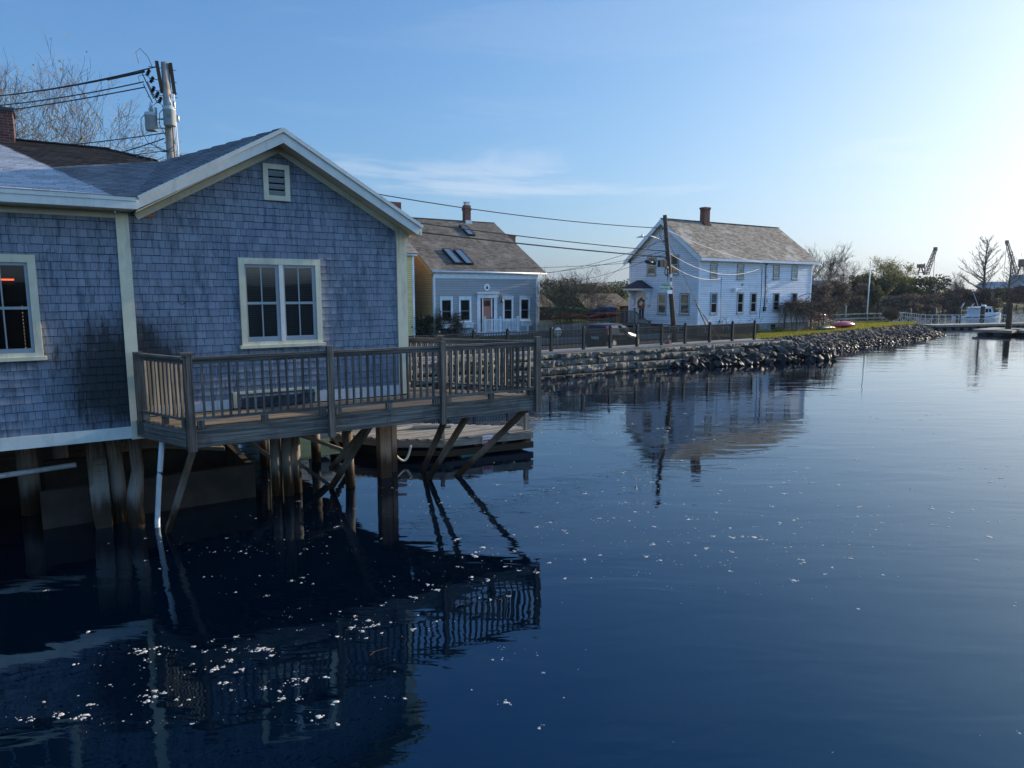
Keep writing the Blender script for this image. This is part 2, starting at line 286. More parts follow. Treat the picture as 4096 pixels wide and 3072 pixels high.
def window(par, O, U, N, w, h, cas=.09, rows=(.5,), cols=(.5,), fmat='white', smat='white', blind='darkcur', sill=True, deep=.05, shade=None, name='window', crown=0):
    """casing proud of the wall, sash, muntins, glass and what hangs behind it; O is the lower left outer corner"""
    O, U, N = V(O), V(U), V(N); Z = V((0, 0, 1)); D = deep
    rot = M3((U, N, Z)).transposed()
    def bx(mb, u0, u1, z0, z1, n0, n1): mb.box(O+U*((u0+u1)/2)+Z*((z0+z1)/2)+N*((n0+n1)/2), (u1-u0, n1-n0, z1-z0), rot)
    f = MB(); bx(f, 0, cas, 0, h, -.01, D); bx(f, w-cas, w, 0, h, -.01, D); bx(f, cas, w-cas, h-cas*(1.15+crown), h, -.01, D+.004); bx(f, cas, w-cas, 0, cas*.6, -.01, D-.004)
    if crown: bx(f, -.03, w+.03, h, h+.035, -.01, D+.03)
    o = f.build(name, m[fmat], par)
    if sill: s = MB(); bx(s, -.04, w+.04, -.055, .0, -.01, D+.045); s.build('sill', m[fmat], o)
    s = MB(); i0, i1, j0, j1 = cas, w-cas, cas*.6, h-cas*(1.15+crown); sw = .045
    bx(s, i0, i0+sw, j0, j1, 0, D-.022); bx(s, i1-sw, i1, j0, j1, 0, D-.022); bx(s, i0+sw, i1-sw, j1-sw, j1, 0, D-.024); bx(s, i0+sw, i1-sw, j0, j0+sw*1.5, 0, D-.024)
    for r in rows: z = j0+(j1-j0)*r; bx(s, i0+sw, i1-sw, z-.02, z+.02, 0, D-.018)
    for c in cols: u = i0+(i1-i0)*c; bx(s, u-.009, u+.009, j0+sw, j1-sw, 0, D-.026)
    s.build('sash', m[smat], o)
    def quad(z0, z1, n, mat, nm):
        q = MB(); q.poly([O+U*(i0+.01)+Z*z0+N*n, O+U*(i1-.01)+Z*z0+N*n, O+U*(i1-.01)+Z*z1+N*n, O+U*(i0+.01)+Z*z1+N*n]); return q.build(nm, m[mat], o)
    quad(j0+.01, j1-.01, D-.034, 'glass', 'pane'); quad(j0+.01, j1-.01, .004, blind, 'blind')
    if shade: quad(j0+(j1-j0)*shade[0], j1-.012, .009, shade[1], 'shade')
    return o

# ================================================================== THE SETTING
def grid(name, x0, x1, y0, y1, nx, ny, zf, mat):
    b = MB(); vs = [(x0+(x1-x0)*i/nx, y0+(y1-y0)*j/ny, zf(x0+(x1-x0)*i/nx, y0+(y1-y0)*j/ny)) for j in range(ny+1) for i in range(nx+1)]
    b.add(vs, [(j*(nx+1)+i, j*(nx+1)+i+1, (j+1)*(nx+1)+i+1, (j+1)*(nx+1)+i) for j in range(ny) for i in range(nx)], None, .5); return struct(b.build(name, mat, smooth=True))
# water
n = NT('harbour_water'); p = n.pos()
q = n.map(p, (1, 1, 1), (0, 0, rad(33)))
w1 = n.noise(n.map(q, (.32, .95, 1)), 1.0, 3, .5, .6); w2 = n.noise(n.map(q, (1.4, 4.2, 1)), 1.0, 3, .5, .8); w3 = n.noise(n.map(q, (.07, .16, 1)), 1.0, 2, .5); calm = n.noise(n.map(q, (.10, .22, 1)), 1.0, 3, .5, .5)
hh = n.math('ADD', n.math('MULTIPLY', w1, .115), n.math('ADD', n.math('MULTIPLY', n.math('MULTIPLY', w2, n.ramp(calm, .38, .66, .3, 1)), .027), n.math('MULTIPLY', w3, .22)))
spw = n.N('ShaderNodeSeparateXYZ'); n.set(spw.inputs[0], p); hh = n.math('MULTIPLY', hh, n.ramp(n.math('ADD', spw.outputs[1], n.math('MULTIPLY', w3, 8.0)), 36, 58, 1.0, 5.0)); n.bump(hh, .12, 1.0)
n.b.inputs['IOR'].default_value = 1.85; n.b.inputs['Specular Tint'].default_value = (.12, .60, 1, 1)
WATER = n.done((.0001, .0032, .0095), .012, spec=.5)
b = MB(); b.poly([(-900, -60, 0), (3000, -60, 0), (3000, 3000, 0), (-900, 3000, 0)]); struct(b.build('water', WATER))

# near land: street behind the granite wall, lawn running out to the stony point
EDGE = [(36.5, 27.25), (38.6, 27.6), (43, 28.7), (47.8, 29.9), (54, 31.0), (60.9, 32.2), (66.3, 33.0), (68.6, 34.2), (69.6, 36.5), (68.8, 39.5), (67, 44), (62, 52), (54, 60), (50, 75)]
BASE = [(36.5, 25.2), (38.6, 25.3), (43, 26.0), (47.8, 26.9), (54, 28.2), (60.9, 29.4), (66.3, 30.3), (70.2, 31.4), (72.2, 35.5), (71.6, 40.2), (70, 45.5), (65, 54), (57, 62), (53, 76)]
b = MB(); b.poly([(-120, 33.2, 1.08), (36.5, 33.2, 1.08), (36.5, 27.25, 1.08)]+[(x, y, 1.08) for x, y in EDGE[1:]]+[(50, 160, 1.1), (-120, 160, 1.1)]); struct(b.build('ground', m['grass']))
b = MB()
for i in range(len(EDGE)-1):
    (a0, a1), (c0, c1), (d0, d1), (e0, e1) = EDGE[i], EDGE[i+1], BASE[i+1], BASE[i]
    b.poly([(a0, a1, 1.08), (c0, c1, 1.08), (d0, d1, -.35), (e0, e1, -.35)])
struct(b.build('bank', m['earth']))
b = MB(); b.poly([(-120, 28.3, 1.06), (36.5, 28.3, 1.06), (36.5, 33.2, 1.06), (-120, 33.2, 1.06)]); struct(b.build('road', m['asphalt']))
b = MB(); b.b2((-120, 27.0, .75), (37.2, 28.3, 1.10)); struct(b.build('pavement', m['walk']))
b = MB(); b.b2((-120, 33.2, .9), (36.0, 34.6, 1.17)); struct(b.build('pavement', m['walk']))
b = MB(); b.poly([(36.5, 30.6, 1.09), (50, 31.0, 1.09), (51, 32.95, 1.09), (36.5, 32.95, 1.09)]); struct(b.build('soil_bed', m['earth']))

# far shore
def fz(x, y):
    t = max(0, min(1, (y-77)/12)); return -.4 + 2.5*t + (0 if y < 95 else min(1.2, (y-95)*.02)) + .12*NZ.noise(V((x*.1, y*.1, 0)))
grid('far_shore', 40, 900, 76, 700, 86, 90, fz, m['grass'])
b = MB()
for i in range(40):
    x0, x1 = -300+i*40, -260+i*40; h0 = 17+9*NZ.noise(V((x0*.006, 3, 0)))+2*NZ.noise(V((x0*.03, 9, 0))); h1 = 17+9*NZ.noise(V((x1*.006, 3, 0)))+2*NZ.noise(V((x1*.03, 9, 0)))
    b.add([(x0, 800, 0), (x1, 800, 0), (x1, 830, h1*.75), (x0, 830, h0*.75), (x1, 880, h1), (x0, 880, h0), (x1, 1000, 0), (x0, 1000, 0)], [(0, 1, 2, 3), (3, 2, 4, 5), (5, 4, 6, 7)])
struct(b.build('hills', m['hill']))

def rise(name, pts, hgt, mat):
    b = MB()
    for i in range(len(pts)-1):
        a, c = V(pts[i]), V(pts[i+1]); d = (c-a).normalized(); n_ = V((d.y, -d.x, 0)); k = int((c-a).length/2.5)
        for j in range(k):
            p, q = a.lerp(c, j/k), a.lerp(c, (j+1)/k); h0 = hgt*(1+.45*NZ.noise(p*.09)+.2*NZ.noise(p*.4)); h1 = hgt*(1+.45*NZ.noise(q*.09)+.2*NZ.noise(q*.4))
            b.add([p, q, q+n_*2+V((0, 0, h1*.7)), p+n_*2+V((0, 0, h0*.7)), q+n_*6+V((0, 0, h1)), p+n_*6+V((0, 0, h0)), q+n_*14, p+n_*14], [(0, 1, 2, 3), (3, 2, 4, 5), (5, 4, 6, 7)])
    return struct(b.build(name, mat))
rise('hills', [(-150, 20, -.2), (-80, -30, -.2), (-10, -44, -.2), (60, -52, -.2), (160, -60, -.2), (300, -30, -.2), (420, 6, -.2)], 5.0, m['woods'])  # unseen woods behind the viewer, added to darken window reflections and horizon fill

# ================================================================== SHINGLED HOUSE OVER THE WATER
W = 12.7                                        # wall plane
def shingled_house():
    h = thing('shingled_house', 'grey cedar shingled house with cream trim standing on piles over the water', 'house')
    X0, X1 = .77, 5.70
    # carcass: sheathing just behind the shingles
    b = MB(); b.b2((-9, W+.001, 1.63), (X1-.01, 21, 5.25)); b.poly([(.85, W+.001, 5.25), (X1-.05, W+.001, 5.25), (3.34, W+.001, 6.66)], (0, 8, 0)); sheath = b.build('wall', m['darkroom'], h)
    mb = MB()
    tiles(mb, (-9, W, 1.80), (1, 0, 0), (0, 0, 1), (0, -1, 0), 3.44, .127, (.075, .19), lambda a, c: (0, 9+X0), [(9-1.62, 9-.38, 1.20, 2.74)], jit=.004, vg=.006, th=.017, gap=.005)
    def gable(v0, v1):
        z = 1.97+(v0+v1)/2
        if z < 5.30: return (0, X1-X0)
        k = (z-5.25)/.572; return (max(0, .07+k), min(X1-X0, 5.05-k))
    tiles(mb, (X0, W, 1.97), (1, 0, 0), (0, 0, 1), (0, -1, 0), 4.68, .125, (.07, .185), gable, [(2.60-X0, 3.95-X0, 3.06-1.97, 4.56-1.97), (3.06-X0, 3.48-X0, 5.62-1.97, 6.2-1.97)], jit=.004, vg=.006, th=.017, gap=.005)
    # side wall facing the sun
    tiles(mb, (X1, W, 1.97), (0, 1, 0), (0, 0, 1), (1, 0, 0), 3.3, .125, (.07, .185), lambda a, c: (.02, 8.2), jit=.004, vg=.006, th=.017, gap=.005)
    mb.build('shingle_cladding', m['shingle'], h)
    for (xa, xb, za, zb_) in ((1.14, 1.30, 5.20, 5.31), (4.32, 4.43, 5.86, 5.97)): b = MB(); b.b2((xa, W-.024, za), (xb, W-.004, zb_)); b.build('replacement_shingle', m['newshingle'], h)
    # trim
    b = MB(); b.b2((.755, W-.05, 1.60), (.935, W+.02, 5.25)); b.build('corner_board', m['cream'], h)
    b = MB(); b.b2((5.52, W-.05, 1.97), (5.73, W+.12, 5.26)); b.build('corner_board', m['cream'], h)
    b = MB(); b.b2((-9, W-.035, 1.62), (.755, W+.01, 1.815)); b.build('skirt_board', m['trim'], h)
    for (xa, xb, zt) in ((.94, 2.34, 2.13), (3.86, 5.52, 2.16)): b = MB(); b.b2((xa, W-.03, 1.96), (xb, W+.0, zt)); b.build('base_board', m['dirtpanel'], h)
    # bulkhead hatch by the deck floor
    f = MB(); f.b2((2.36, W-.05, 2.21), (3.84, W-.001, 2.25)); f.b2((2.36, W-.05, 1.97), (2.42, W-.001, 2.21)); f.b2((3.79, W-.05, 1.97), (3.84, W-.001, 2.21)); fo = f.build('hatch', m['cream'], h)
    p = MB(); p.bar((2.47, W-.16, 2.08), (3.76, W-.16, 2.08), .05, .22, (0, -.45, 1)); p.build('hatch_panel', m['bluetarp'], fo)
    # windows
    w = window(h, (2.555, W-.018, 3.075), (1, 0, 0), (0, -1, 0), 1.43, 1.525, .095, (.49,), (), 'cream', 'sash', 'blind', deep=.06)
    for ch in list(w.children):                 # twin double-hung unit: one mullion, each half with its own lights
        if ch.name.startswith('sash'): bpy.data.objects.remove(ch)
    mu = MB(); xm = 2.555+.715; y0, y1 = W-.018-.055, W-.018; mu.b2((xm-.035, y0-.004, 3.13), (xm+.035, y1, 4.49)); mu.build('mullion', m['trim'], w)
    for (a, c) in ((2.65, xm-.035), (xm+.035, 3.89)):
        s = MB(); g = .045
        s.b2((a, y0+.02, 3.13), (a+g*.6, y1, 4.49)); s.b2((c-g*1.4, y0+.02, 3.13), (c, y1, 4.49)); s.b2((a+g*.6, y0+.022, 4.44), (c-g*1.4, y1, 4.49)); s.b2((a+g*.6, y0+.018, 3.13), (c-g*1.4, y1, 3.22)); s.b2((a+g*.6, y0+.012, 3.79), (c-g*1.4, y1, 3.835))
        x = (a+c)/2-.015; s.b2((x-.011, y0+.026, 3.22), (x+.011, y1, 3.79)); s.b2((x-.011, y0+.026, 3.835), (x+.011, y1, 4.44)); s.build('sash', m['sash'], w)
    w = window(h, (-1.68, W-.018, 3.035), (1, 0, 0), (0, -1, 0), 1.34, 1.525, .10, (.5,), (.30, .70), 'cream', 'sash', 'darkroom', deep=.075)
    e = MB(); e.tube([(-1.4, W-.030, 4.19), (-.62, W-.030, 4.19)], .012, 6); e.build('neon_tube', emit('neon_red', (1, .09, .03), 2.2), w)
    e = MB()
    for k in range(13): z = 3.80-k*.052; e.ball((-.555, W-.029, z), .0035, 5, 4)
    e.build('light_string', emit('bulb_white', (1, .85, .6), 1.5), w)
    # louvred gable vent
    f = MB(); x0, x1, z0, z1 = 3.045, 3.50, 5.61, 6.23; c = .085
    f.b2((x0, W-.06, z0), (x0+c, W-.001, z1)); f.b2((x1-c, W-.06, z0), (x1, W-.001, z1)); f.b2((x0+c, W-.062, z1-c), (x1-c, W-.001, z1)); f.b2((x0+c, W-.058, z0), (x1-c, W-.001, z0+c)); v = f.build('gable_vent', m['cream'], h)
    s = MB(); 
    for k in range(4): z = 5.74+k*.11; s.bar((x0+c, W-.035, z), (x1-c, W-.035, z), .012, .085, (0, -.75, 1))
    s.build('louvre', m['sash'], v)
    b = MB(); b.poly([(x0+c, W-.0145, z0+c), (x1-c, W-.0145, z0+c), (x1-c, W-.0145, z1-c), (x0+c, W-.0145, z1-c)]); b.build('vent_backing', m['darkroom'], v)
    b = MB(); b.tube([(1.585, W-.012, 3.98), (1.59, W-.03, 3.84), (1.63, W-.06, 3.80), (1.68, W-.07, 3.83), (1.70, W-.05, 3.84)], .007, 6); b.build('wall_hook', m['black'], h)
    # ---- roof
    A, C, E, Q, P = V((3.32, 12.28, 6.78)), V((1.03, 12.28, 5.47)), V((5.90, 12.28, 5.29)), V((1.66, 14.55, 6.40)), V((.86, 15.12, 6.625))
    body = MB(); t_ = V((0, 0, -.05)); back = V((3.32, 21.2, 6.78))
    for poly in ([A, E, V((5.90, 21.2, 5.29)), back], [A, back, Q], [Q, back, V((.86, 21.2, 6.3)), P], [P, V((.86, 21.2, 4.2)), V((-9, 21.2, 4.2)), V((-9, 15.12, 6.625))]): body.poly(poly, t_)
    body.poly([C, A, Q], t_); body.poly([V((-9, 12.28, 5.47)), C, Q, P, V((-9, 15.12, 6.625))], t_); rf = body.build('roof', m['black_roof'], h)
    rt = MB(); plane_tiles(rt, [V((-9, 12.25, 5.458)), V((1.03, 12.25, 5.458)), Q, P, V((-9, 15.12, 6.625))], None, .085, (.18, .32), .014, .005)
    plane_tiles(rt, [C, A, Q], None, .085, (.18, .32), .014, .005); plane_tiles(rt, [A, E, V((5.90, 21.2, 5.29)), back], None, .085, (.2, .34), .014, .005)
    for k in range(38): x = -9+k*.26; rt.bar((x, 15.12, 6.645), (x+.27, 15.12, 6.65), .16, .02)
    rt.bar((.86, 15.12, 6.645), (1.66, 14.55, 6.42), .12, .02)
    rt.build('roof_shingles', m['frosted_roof'], rf)
    # eave and rake trim
    b = MB(); b.b2((-9, 12.27, 5.28), (1.05, 12.31, 5.468)); b.b2((-9, 12.255, 5.40), (1.03, 12.27, 5.468)); b.build('eave_fascia', m['trim'], h)
    b = MB(); b.b2((-9, 12.31, 5.27), (1.0, W-.003, 5.29)); b.b2((-9, W-.028, 5.17), (.755, W-.002, 5.27)); b.build('eave_soffit', m['cream'], h)
    def rake(p, q, ext):
        d = (V(q)-V(p)).normalized(); nrm = V((-d.z, 0, d.x)); nrm = nrm if nrm.z > 0 else -nrm
        b = MB(); b.poly([V(p), V(q)+d*ext, (V(q)+d*ext-nrm*.205) if q.x > 3 else V(q)+d*ext-V((0, 0, .188)), V(p)-V((0, 0, .245))], (0, .04, 0)); b.build('rake_board', m['trim'], h)
        b = MB(); b.poly([V(p)+V((0, -.036, 0)), V(q)+d*ext+V((0, -.036, 0)), V(q)+d*ext-nrm*.06+V((0, -.036, 0)), V(p)-V((0, .036, .072))], (0, .035, 0)); b.build('rake_moulding', m['trim'], h)
        q = V(q)+d*(.12 if q.x < 3 else 0)
        b = MB(); b.poly([V(p)+V((0, .04, -.235)), V(q)+d*.0-nrm*.195+V((0, .04, 0)), V(q)-nrm*.195+V((0, .40, 0)), V(p)+V((0, .40, -.235))], nrm*.015); b.build('rake_soffit', m['cream'], h)
        b = MB(); b.poly([V(p)+V((0, .385, -.237)), V(q)-nrm*.197+V((0, .385, 0)), V(q)-nrm*.29+V((0, .385, 0)), V(p)+V((0, .385, -.35))], (0, .02, 0)); b.build('rake_frieze', m['cream'], h)
    rake(A+V((0, -.005, 0)), C+V((0, -.005, 0)), -.02); rake(A+V((0, -.005, 0)), E+V((0, -.005, 0)), .02)
    b = MB(); b.poly([(5.73, 12.32, 5.165), (5.88, 12.32, 5.10), (5.88, 21, 5.10), (5.73, 21, 5.165)], (0, 0, .02)); b.b2((5.87, 12.3, 5.10), (5.905, 21, 5.26)); b.build('eave_return', m['cream'], h)
    # chimney on the ridge
    c = MB(); c.b2((-1.45, 14.85, 6.3), (-.53, 15.4, 7.06)); ch = c.build('chimney', m['brickw'], rf); c = MB(); c.b2((-1.48, 14.82, 7.06), (-.50, 15.43, 7.12)); c.build('chimney_cap', m['black'], ch)
    return base(h, (.85, W, 1.6))
shingled_house()

# ================================================================== DECK
def deck():
    d = thing('timber_deck', 'weathered grey timber deck with balustrade along the shingled house', 'deck')
    FL, FR, BL, BR = V((1.42, 11.22, 0)), V((7.86, 11.22, 0)), V((.86, 12.66, 0)), V((5.95, 14.1, 0)); zf = 1.95
    b = MB(); y = 11.24
    def lim(y): # left and right ends at depth y
        xl = FL.x+(BL.x-FL.x)*(y-FL.y)/(BL.y-FL.y); xr = FR.x+(BR.x-FR.x)*(y-FR.y)/(BR.y-FR.y); return (xl if y < 12.6 else 5.76), xr
    while y < 14.05:
        a, c = lim(y+.07)
        if c-a > .05:
            xs = a+R.uniform(1.5, 4)
            if xs < c-.3: b.b2((a, y, zf-.035), (xs, y+.132, zf+R.uniform(-.002, .002))); b.b2((xs+.005, y, zf-.035), (c, y+.132, zf+R.uniform(-.002, .002)))
            else: b.b2((a, y, zf-.035), (c, y+.132, zf))
        y += .14
    b.build('floor', m['floor'], d)
    zt, zb = zf-.036, 1.645
    def rim(p, q): b = MB(); b.bar((p.x, p.y, (zt+zb)/2), (q.x, q.y, (zt+zb)/2), .05, zt-zb); b.build('rim_beam', m['woodd'], d)
    for (a, c) in ((1.42, 4.7), (4.705, 7.86)): rim(V((a, 11.225, 0)), V((c, 11.225, 0)))
    rim(FL+V((-.01, .03, 0)), BL); rim(FR+V((0, .03, 0)), BR)
    b = MB()
    for k in range(10): x = 1.7+k*.62; b.b2((x, 11.26, 1.70), (x+.045, 12.6 if x < 5.7 else 11.26+(7.86-x)*1.4, zt-.004))
    b.build('joist', m['woodd'], d)
    # posts
    def post(p, cap=False, lo=1.66, hi=3.09, w=.10, off=(0, 0)):
        b = MB(); b.b2((p.x-w/2+off[0], p.y-w/2+off[1], lo), (p.x+w/2+off[0], p.y+w/2+off[1], hi)); o = b.build('post', m['wood'], d)
        if cap: c = MB(); c.b2((p.x-w*.62+off[0], p.y-w*.62+off[1], hi), (p.x+w*.62+off[0], p.y+w*.62+off[1], hi+.025)); c.b2((p.x-w*.75+off[0], p.y-w*.75+off[1], hi+.025), (p.x+w*.75+off[0], p.y+w*.75+off[1], hi+.05)); c.build('post_cap', m['wood'], o)
    post(V((1.46, 11.19, 0)), True, 1.60, 3.06, .125); post(V((3.62, 11.15, 0)), False, 1.58, 3.12); post(V((5.72, 11.15, 0)), False, 1.58, 3.12); post(V((7.86, 11.17, 0)), False, 1.62, 3.13, .115)
    post(V((.91, 12.50, 0)), False, 1.72, 3.05, .13); post(V((6.62, 13.0, 0)), True, 1.95, 3.05, .10); post(V((5.84, 14.05, 0)), False, 1.7, 3.05)
    def run(p, q, skip_ends=.1, sp=.126, nm=None):
        p, q = V(p), V(q); L = (q-p).length; u = (q-p)/L
        t = MB(); t.bar(p+V((0, 0, 3.02)), q+V((0, 0, 3.02)), .09, .035); t.bar(p+V((0, 0, 2.965)), q+V((0, 0, 2.965)), .035, .075); t.build('top_rail', m['wood'], d)
        t = MB(); t.bar(p+V((0, 0, 2.085)), q+V((0, 0, 2.085)), .085, .038); t.build('bottom_rail', m['wood'], d)
        for f in (.04, .5, .96): c = p+u*L*f; t = MB(); t.b2((c.x-.05, c.y-.04, zf+.003), (c.x+.05, c.y+.04, 2.065)); t.build('rail_block', m['wood'], d)
        n_ = int((L-2*skip_ends)/sp)+1; o0 = (L-(n_-1)*sp)/2
        for k in range(n_):
            c = p+u*(o0+k*sp); j = V((R.uniform(-.008, .008), R.uniform(-.006, .006), 0)); side = V((-u.y, u.x, 0))*.0
            b = MB(); b.bar(c+side+V((0, 0, 2.105)), c+side+j+V((0, 0, 2.95)), .036, .036, (u.x, u.y, 0)); b.build('baluster', m['wood'], d)
    run((1.52, 11.2, 0), (3.57, 11.2, 0)); run((3.67, 11.2, 0), (5.67, 11.2, 0)); run((5.77, 11.2, 0), (7.80, 11.2, 0))
    run((.95, 12.42, 0), (1.42, 11.27, 0), .05, .115); run((7.82, 11.26, 0), (6.64, 12.94, 0), .06, .135); run((6.59, 13.05, 0), (5.86, 14.0, 0), .06, .135)
    # raking struts from the front beam down to the pile line
    for (a, c) in (((4.42, 11.45, 1.66), (4.30, 13.68, -.15)), ((5.95, 11.42, 1.70), (6.55, 13.9, -.12)), ((6.42, 11.40, 1.70), (6.31, 13.2, -.15)), ((7.84, 11.42, 1.69), (6.88, 13.05, -.15)), ((1.52, 11.36, 1.66), (1.14, 12.58, -.15)), ((4.75, 12.0, 1.68), (4.45, 13.9, .3))):
        b = MB(); b.bar(a, c, .11, .075, (1, 0, 0)); b.build('strut', m['pile'], d)
    return base(d, (4.5, 11.3, 1.6))
deck()

# ---- piles and bracing below the house
def pile(name, pts, r, label, n=10, square=False, grp='timber piles carrying the shingled house'):
    b = MB(); 
    if square: b.bar(pts[0], pts[1], r*2, r*2, (0, 1, 0))
    else: b.tube(pts, r, n)
    return tag(b.build(name, m['pile'], None, not square), label, 'pile', grp)
pile('timber_pile', [(.30, 13.45, -.5), (.26, 13.45, .8), (.24, 13.45, 1.62)], [.155, .15, .14], 'thick split pile with a rough facing board bolted on, left of the paired pile')
b = MB(); b.poly([(.20, 13.26, -.3), (.40, 13.26, -.3), (.39, 13.26, 1.22), (.19, 13.26, 1.23), (.18, 13.26, .80), (.11, 13.26, .72), (.13, 13.26, .2)], (0, .05, 0)); tag(b.build('facing_board', m['pile']), 'broken grey board with a notched edge standing against the left pile', 'board')
pile('timber_pile', [(.56, 13.5, -.5), (.53, 13.5, .8), (.50, 13.5, 1.62)], [.13, .125, .12], 'smooth round pile close behind the notched facing board')
pile('timber_pile', [(.78, 13.05, -.5), (.75, 13.07, .35), (.77, 13.05, .62), (.83, 13.05, 1.0), (.80, 13.06, 1.62)], [.13, .13, .125, .095, .10], 'crooked waisted pile right under the cream corner board')
pile('timber_pile', [(-.78, 14.9, -.5), (-.80, 14.9, 1.62)], [.17, .16], 'round pile in the dark under the left wing, crossed by a horizontal pipe')
pile('timber_pile', [(-.30, 16.6, -.5), (-.32, 16.6, 1.62)], [.14, .13], 'thin pile deepest in the dark behind the horizontal pipe')
for k, (x, y, r, lb) in enumerate(((3.28, 13.62, .10, 'brown pile at the left of the big bundle of three under the deck'), (3.47, 13.50, .10, 'front grey pile in the middle of the bundle of three'), (3.66, 13.62, .105, 'orange lit pile at the right of the bundle of three'))): pile('timber_pile', [(x, y, -.5), (x-.02, y, 1.66)], [r*1.05, r], lb)
pile('timber_pile', [(4.70, 13.36, -.5), (4.66, 13.36, .7), (4.63, 13.36, 1.66)], [.10, .105, .12], 'pile lit orange on its right edge behind the long raking strut')
pile('timber_pile', [(5.60, 13.74, -.5), (5.58, 13.74, 1.80)], .125, 'square pile standing alone right of the struts', square=True)
pile('timber_pile', [(5.95, 14.05, -.5), (5.95, 14.05, 1.85)], .06, 'slim post just behind the square pile', square=True)
for k, (x, y, r, lb) in enumerate(((2.95, 16.2, .12, 'sunlit golden pile far back above the concrete tank'), (2.1, 17.2, .13, 'pile in the gloom at the far left behind the tank'), (4.05, 16.6, .13, 'back row pile seen between the bundle and the edge lit pile'), (4.75, 15.9, .11, 'greenish back pile to the left of the raking strut'), (3.62, 16.1, .11, 'broad back pile beside the leaning boards'))): pile('timber_pile', [(x, y, -.5), (x, y, 1.62)], [r*1.05, r], lb)
def brace(a, c, w, h, label):
    b = MB(); b.bar(a, c, w, h, (0, 1, 0)); return tag(b.build('cross_brace', m['pile']), label, 'brace', 'cross braces between the piles')
brace(onY(940, 1725, 14.3), onY(1140, 1872, 14.1), .07, .22, 'wide brown brace slanting down into the bundle of three')
brace(onY(1150, 1722, 14.0), onY(1385, 1805, 13.5), .07, .20, 'grey brace slanting from the bundle to the edge lit pile')
brace(onY(1170, 1835, 14.0), onY(1345, 1960, 13.7), .07, .2, 'low wet brace dipping into the water behind the edge lit pile')
brace(onY(915, 1745, 14.9), onY(985, 1850, 14.7), .06, .19, 'thin leaning board behind the concrete tank')
brace((1.7, 15.6, 1.5), (2.6, 15.4, .7), .06, .17, 'short dark brace at the back left of the tank')
brace(onY(1290, 1690, 15.2), onY(1385, 1830, 15.0), .06, .17, 'narrow brace lit along its edge near the strut')
b = MB(); b.tube([(-4.0, 13.9, .86), (-.05, 13.9, 1.02)], .045, 10); tag(b.build('drain_pipe', m['pvc'], None, True), 'horizontal pale pipe slung between the dark piles under the left wing', 'pipe')
b = MB(); top = onY(649, 1745, 12.3); b.tube([(top.x, 12.3, 1.66), (1.10, 12.62, .80), (1.05, 12.8, .1), (1.04, 12.84, -.4)], .042, 12); o = b.build('white_pipe', m['pvc'], None, True); tag(o, 'upright white pipe with a dark collar dropping from the deck into the water', 'pipe')
c = MB(); c.tube([(1.125, 12.53, 1.05), (1.117, 12.57, .97)], .049, 12); c.build('collar', m['blackm'], o, True)
c = MB(); c.tube([(1.058, 12.78, .24), (1.057, 12.785, .22)], .048, 12); c.build('band', m['black'], o, True)
# stained concrete tank
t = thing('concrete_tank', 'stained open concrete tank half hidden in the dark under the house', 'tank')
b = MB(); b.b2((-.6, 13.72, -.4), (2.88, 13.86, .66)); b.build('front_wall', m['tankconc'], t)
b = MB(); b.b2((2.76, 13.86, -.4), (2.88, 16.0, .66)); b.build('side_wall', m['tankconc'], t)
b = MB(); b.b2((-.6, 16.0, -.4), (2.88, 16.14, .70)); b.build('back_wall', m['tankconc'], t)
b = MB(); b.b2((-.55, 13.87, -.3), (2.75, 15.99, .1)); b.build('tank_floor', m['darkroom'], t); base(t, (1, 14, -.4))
b = MB(); b.tube([(.8, 15.6, .95), (2.6, 15.2, .72)], .05, 8); tag(b.build('wooden_spar', m['pile']), 'sunlit slender spar lying across the back of the concrete tank', 'spar')

